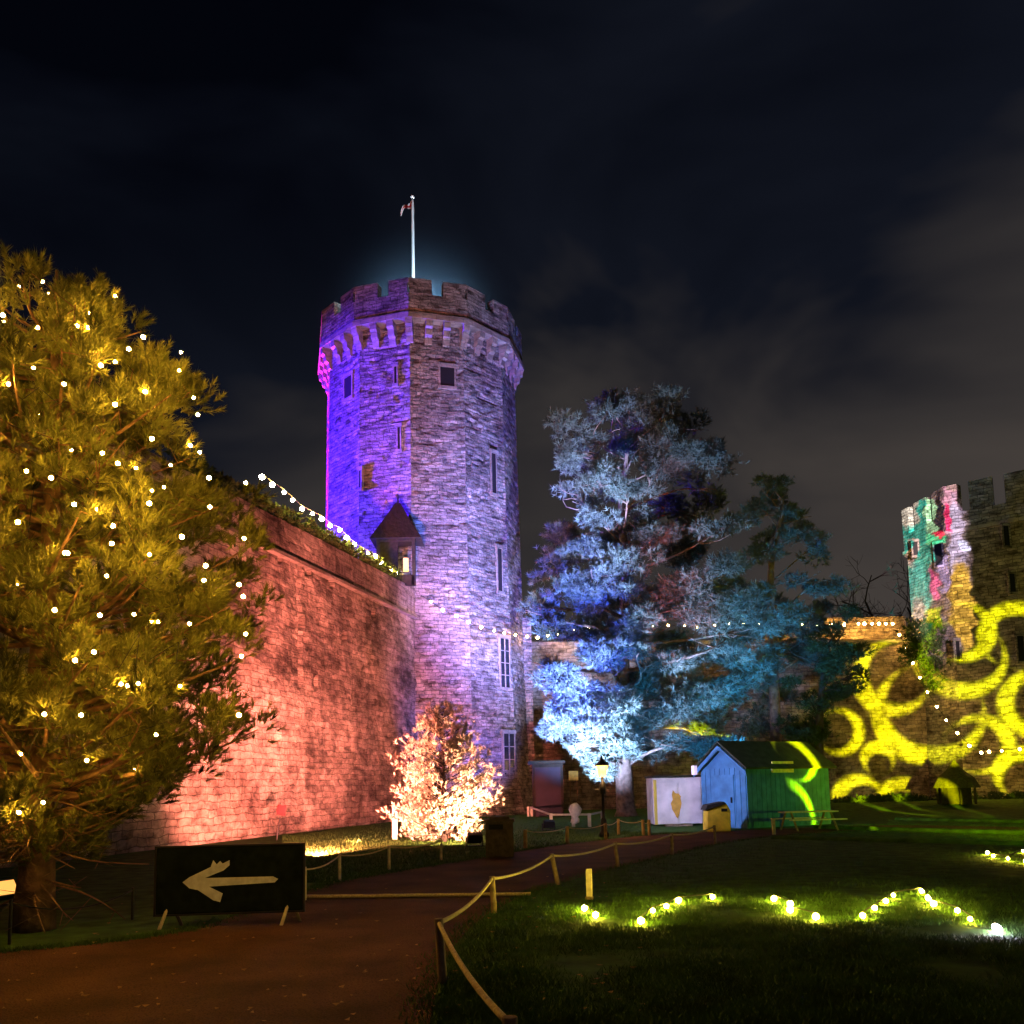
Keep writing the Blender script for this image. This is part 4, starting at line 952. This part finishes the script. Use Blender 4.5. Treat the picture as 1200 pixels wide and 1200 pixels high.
# ---------------------------------------------------------------- huts
# ticket kiosk in the angle of tower and back wall
kb = at(643, 953, 47); kb.z = 0; kw = 35 * .047; kh = at(643, 895, 47).z
ks = thing('kiosk', 'narrow dark booth at the tower foot with a flat overhanging roof', 'kiosk', kb)
KP = mat('kiosk_panel', (.04, .03, .05), .7, noise_scale=4, var=.2)
MB().box(kb + Vector((0, .7, kh / 2)), (kw, 1.4, kh)).build('body', KP, ks, bevel=.02)
MB().box(kb + Vector((-.05, .6, kh + .08)), (kw + .35, 1.9, .16)).build('roof', TIM, ks)
m_ = MB()
for s_ in (-1, 1): m_.box(kb + Vector((s_ * (kw / 2 - .06), -.03, kh / 2)), (.14, .06, kh))
m_.box(kb + Vector((0, -.03, kh - .1)), (kw - .26, .06, .18)); m_.build('frame', TIM, ks)
MB().box(kb + Vector((0, -.012, kh / 2 - .1)), (kw - .3, .03, kh - .3)).build('door', mat('kiosk_door', (.03, .02, .05), .6, noise_scale=3, var=.15), ks)
p = at(672, 909, 50); ys = thing('notice_board', 'small yellow notice board on two posts behind the lamp', 'sign', (p.x, p.y, 0))
MB().box(p, (.55, .04, .55)).build('panel', mat('yellow_panel', (.7, .55, .12), .6, noise_scale=6, var=.2), ys)
m_ = MB()
for s_ in (-1, 1): m_.box((p.x + s_ * .2, p.y + .05, p.z / 2), (.06, .05, p.z + .3))
m_.build('posts', WOOD, ys)
# white cabin
wb = ground(797, 968); cw = 60 * wb.y / F; ch = at(797, 911, wb.y).z
wc = thing('store_cabin', 'low white boxy store with yellow patched doors left of the blue shed', 'cabin', wb)
WP = mat('grubby_white', (.66, .60, .60), .7, noise_scale=1.6, var=.3, bump=.02)
MB().box(wb + Vector((0, .8, ch / 2 + .04)), (cw, 1.6, ch - .08)).build('body', WP, wc, bevel=.02)
m_ = MB(); m_.box(wb + Vector((0, .78, ch + .04)), (cw + .1, 1.8, .08)); m_.build('roof', TIM, wc)
for s_ in (-1, 1):
    d_ = MB().box(wb + Vector((s_ * cw * .23 - .04, -.03, ch * .47)), (cw * .42, .05, ch * .84)).build('door', WP, wc, bevel=.008)
    if s_ < 0:
        n_ = 18; vs = [wb + Vector((-.12, -.06, ch * .47))] + [wb + Vector((-.12 + (.20 + .16 * noise.noise((i * .7, 2, 0))) * math.cos(6.283 * i / n_), -.06, ch * .47 + (.46 + .4 * noise.noise((i * .7, 5, 0))) * math.sin(6.283 * i / n_))) for i in range(n_)]
        m_ = MB(); m_.add(vs, [(0, 1 + (i + 1) % n_, 1 + i) for i in range(n_)]); m_.build('yellow_patch', mat('yellow_patch', (.55, .30, .05), .8, noise_scale=4, var=.3), wc)  # flat yellow-brown patch of uneven outline on the doors
MB().box(wb + Vector((-cw * .46, -.035, ch * .5)), (.11, .06, ch * .92)).build('jamb', mat('yellow_jamb', (.62, .45, .06), .7), wc)
MB().box(wb + Vector((-.1, -.25, .05)), (cw * .5, .4, .08)).build('step', WOOD, wc)
# blue gabled shed
c0 = ground(877, 971); ld = Vector((math.cos(rad(30)), math.sin(rad(30)), 0)); gd = Vector((-ld.y, ld.x, 0)); dsc = c0.y / 32
LW, GW = 4.5 * dsc, 2.4 * dsc; eave = at(878, 897, c0.y).z; ridge = at(857, 872, c0.y + 1).z
sh = thing('garden_shed', 'blue gabled boarded shed whose long side lies in dark green light', 'shed', c0)
BP = mat('blue_paint', (.06, .20, .40), .6, noise_scale=2.5, var=.3)
m_ = MB(); up = Vector((0, 0, 1))
g = [c0, c0 + up * eave, c0 + gd * GW / 2 + up * ridge, c0 + gd * GW + up * eave, c0 + gd * GW]
m_.prism(g, ld * LW); so = m_.build('wall', BP, sh)
bm_ = bmesh.new(); bm_.from_mesh(so.data); bmesh.ops.recalc_face_normals(bm_, faces=bm_.faces[:]); bm_.to_mesh(so.data); bm_.free()
rf = MB(); ov = .22; a0 = -ld * ov
for (p0, p1) in ((c0 + up * eave - gd * .25 - up * .2, c0 + gd * GW / 2 + up * ridge), (c0 + gd * (GW + .25) + up * (eave - .2), c0 + gd * GW / 2 + up * ridge)):
    p0 = p0 + up * .06; p1 = p1 + up * .06
    rf.prism([p0 + a0, p1 + a0, p1 + a0 + up * .07, p0 + a0 + up * .07], ld * (LW + 2 * ov))
ro = rf.build('roof', mat('felt_roof', (.05, .06, .045), .9, noise_scale=4, var=.3), sh)
bm_ = bmesh.new(); bm_.from_mesh(ro.data); bmesh.ops.recalc_face_normals(bm_, faces=bm_.faces[:]); bm_.to_mesh(ro.data); bm_.free()
ga = math.atan2(gd.y, gd.x); la = math.atan2(ld.y, ld.x)
bd = MB()
for i in range(9): bd.box(c0 + gd * (GW * (i + .5) / 9) - ld * .015 + up * (eave * .5 - .02), (GW / 9 - .02, .03, eave - .1), ga)
bd.build('gable_boards', BP, sh)
bd = MB()
for i in range(18): bd.box(c0 + ld * (LW * (i + .5) / 18) - gd * .015 + up * (eave * .5 - .03), (LW / 18 - .02, .03, eave - .2), la)
bd.build('side_boards', BP, sh)
dr_ = MB(); dr_.box(c0 + gd * GW * .5 - ld * .045 + up * (eave * .44), (GW * .5, .03, eave * .84), ga); do_ = dr_.build('door', BP, sh)
MB().box(c0 + gd * GW * .3 - ld * .08 + up * (eave * .45), (.05, .05, .2), ga).build('handle', IRON, do_)
bg_ = MB()
for s0_, s1_ in ((c0 - gd * .22 + up * (eave - .2), c0 + gd * GW / 2 + up * (ridge - .04)), (c0 + gd * (GW + .22) + up * (eave - .2), c0 + gd * GW / 2 + up * (ridge - .04))):
    bg_.prism([s0_ - ld * .19, s1_ - ld * .19, s1_ - ld * .19 - up * .18, s0_ - ld * .19 - up * .18], -ld * .03)
bg_.build('bargeboard', BP, sh)
MB().box(c0 + ld * LW * .42 - gd * .06 + up * (eave - .06), (1.1, .05, .42), la).build('name_board', mat('yellow_board', (.85, .75, .25), .6, noise_scale=8, var=.2), sh)
MB().box(c0 + gd * (GW + .05) - ld * .3 + up * (eave - .1), (.16, .14, .34), ga).build('wall_lamp', mat('white_lamp', (.8, .75, .8), .4, emit=(.9, .6, .8), estr=.6), sh)
# yellow hooded bin in front of the shed
yb = ground(840, 974); yw = .80
yo = thing('litter_bin', 'yellow hooded litter bin with a dark sloping top before the blue shed', 'bin', yb)
YP = mat('yellow_paint', (.70, .48, .04), .6, noise_scale=3, var=.3)
hgt = at(840, 942, yb.y).z
MB().prism([yb + Vector((-.4, -.35, 0)), yb + Vector((.4, -.35, 0)), yb + Vector((.42, -.35, hgt * .75)), yb + Vector((.30, -.35, hgt)), yb + Vector((-.36, -.35, hgt * .78))], (0, .7, 0)).build('body', YP, yo, bevel=.03)
MB().prism([yb + Vector((-.44, -.40, hgt * .79)), yb + Vector((.27, -.40, hgt * 1.01)), yb + Vector((.20, -.40, hgt * 1.08)), yb + Vector((-.36, -.40, hgt * .97))], (0, .8, 0)).build('lid', TIM, yo)
MB().box(yb + Vector((.2, -.36, hgt * .78)), (.2, .03, .1)).build('slot', DARK, yo)
# picnic table by the shed
pb = ground(948, 973); pt = thing('picnic_table', 'low picnic table catching yellow light in front of the dark shed side', 'table', pb)
m_ = MB()
for i in range(4): m_.box(pb + Vector((0, -.27 + i * .18, .62)), (1.9, .16, .04), .15)
m_.build('tabletop', PALEWOOD, pt)
for s_ in (-1, 1): MB().box(pb + Matrix.Rotation(.15, 3, 'Z') @ Vector((0, s_ * .68, .38)), (1.9, .24, .04), .15).build('bench', PALEWOOD, pt)
for s_ in (-1, 1):
    for f_ in (-1, 1):
        a_ = pb + Matrix.Rotation(.15, 3, 'Z') @ Vector((s_ * .7, f_ * .2, .6)); e_ = pb + Matrix.Rotation(.15, 3, 'Z') @ Vector((s_ * .7, f_ * .62, 0)); MB().tube([a_, e_], .04, 6).build('leg', WOOD, pt)
p = ground(907, 978); mp2 = thing('marker_post', 'short yellow-lit post at the lawn corner before the picnic table', 'post', p)
MB().box(p + Vector((0, 0, .24)), (.1, .1, .48)).build('shaft', PALEWOOD, mp2, bevel=.01); MB().box(p + Vector((0, 0, .49)), (.13, .13, .03), taper=.7).build('cap', PALEWOOD, mp2)
# thatched pavilion
pv = at(1121, 936, 47.5); pv.z = .2; tt_ = thing('pavilion', 'small dark pointed-roof shelter in front of the swirl-lit wall', 'pavilion', pv)
zr_ = at(1121, 890, 47.5).z; ze = at(1121, 921, 47.5).z
MB().lathe((pv.x, pv.y, 0), [(1.25, ze - .1), (.95, ze + .45), (.45, zr_ - .6), (.03, zr_)], 10).build('roof', mat('thatch', (.06, .055, .03), .95, noise_scale=9, var=.4, bump=.04), tt_)
m_ = MB()
for k in range(6): m_.tube([(pv.x + .95 * math.cos(k * 1.047 + .3), pv.y + .95 * math.sin(k * 1.047 + .3), .2), (pv.x + .95 * math.cos(k * 1.047 + .3), pv.y + .95 * math.sin(k * 1.047 + .3), ze)], .07, 6)
m_.build('uprights', TIM, tt_)
MB().lathe((pv.x, pv.y + .1, .2), [(.8, 0), (.8, ze - .25)], 10).build('hut_wall', TIM, tt_)
print('scene built', len(bpy.data.objects))
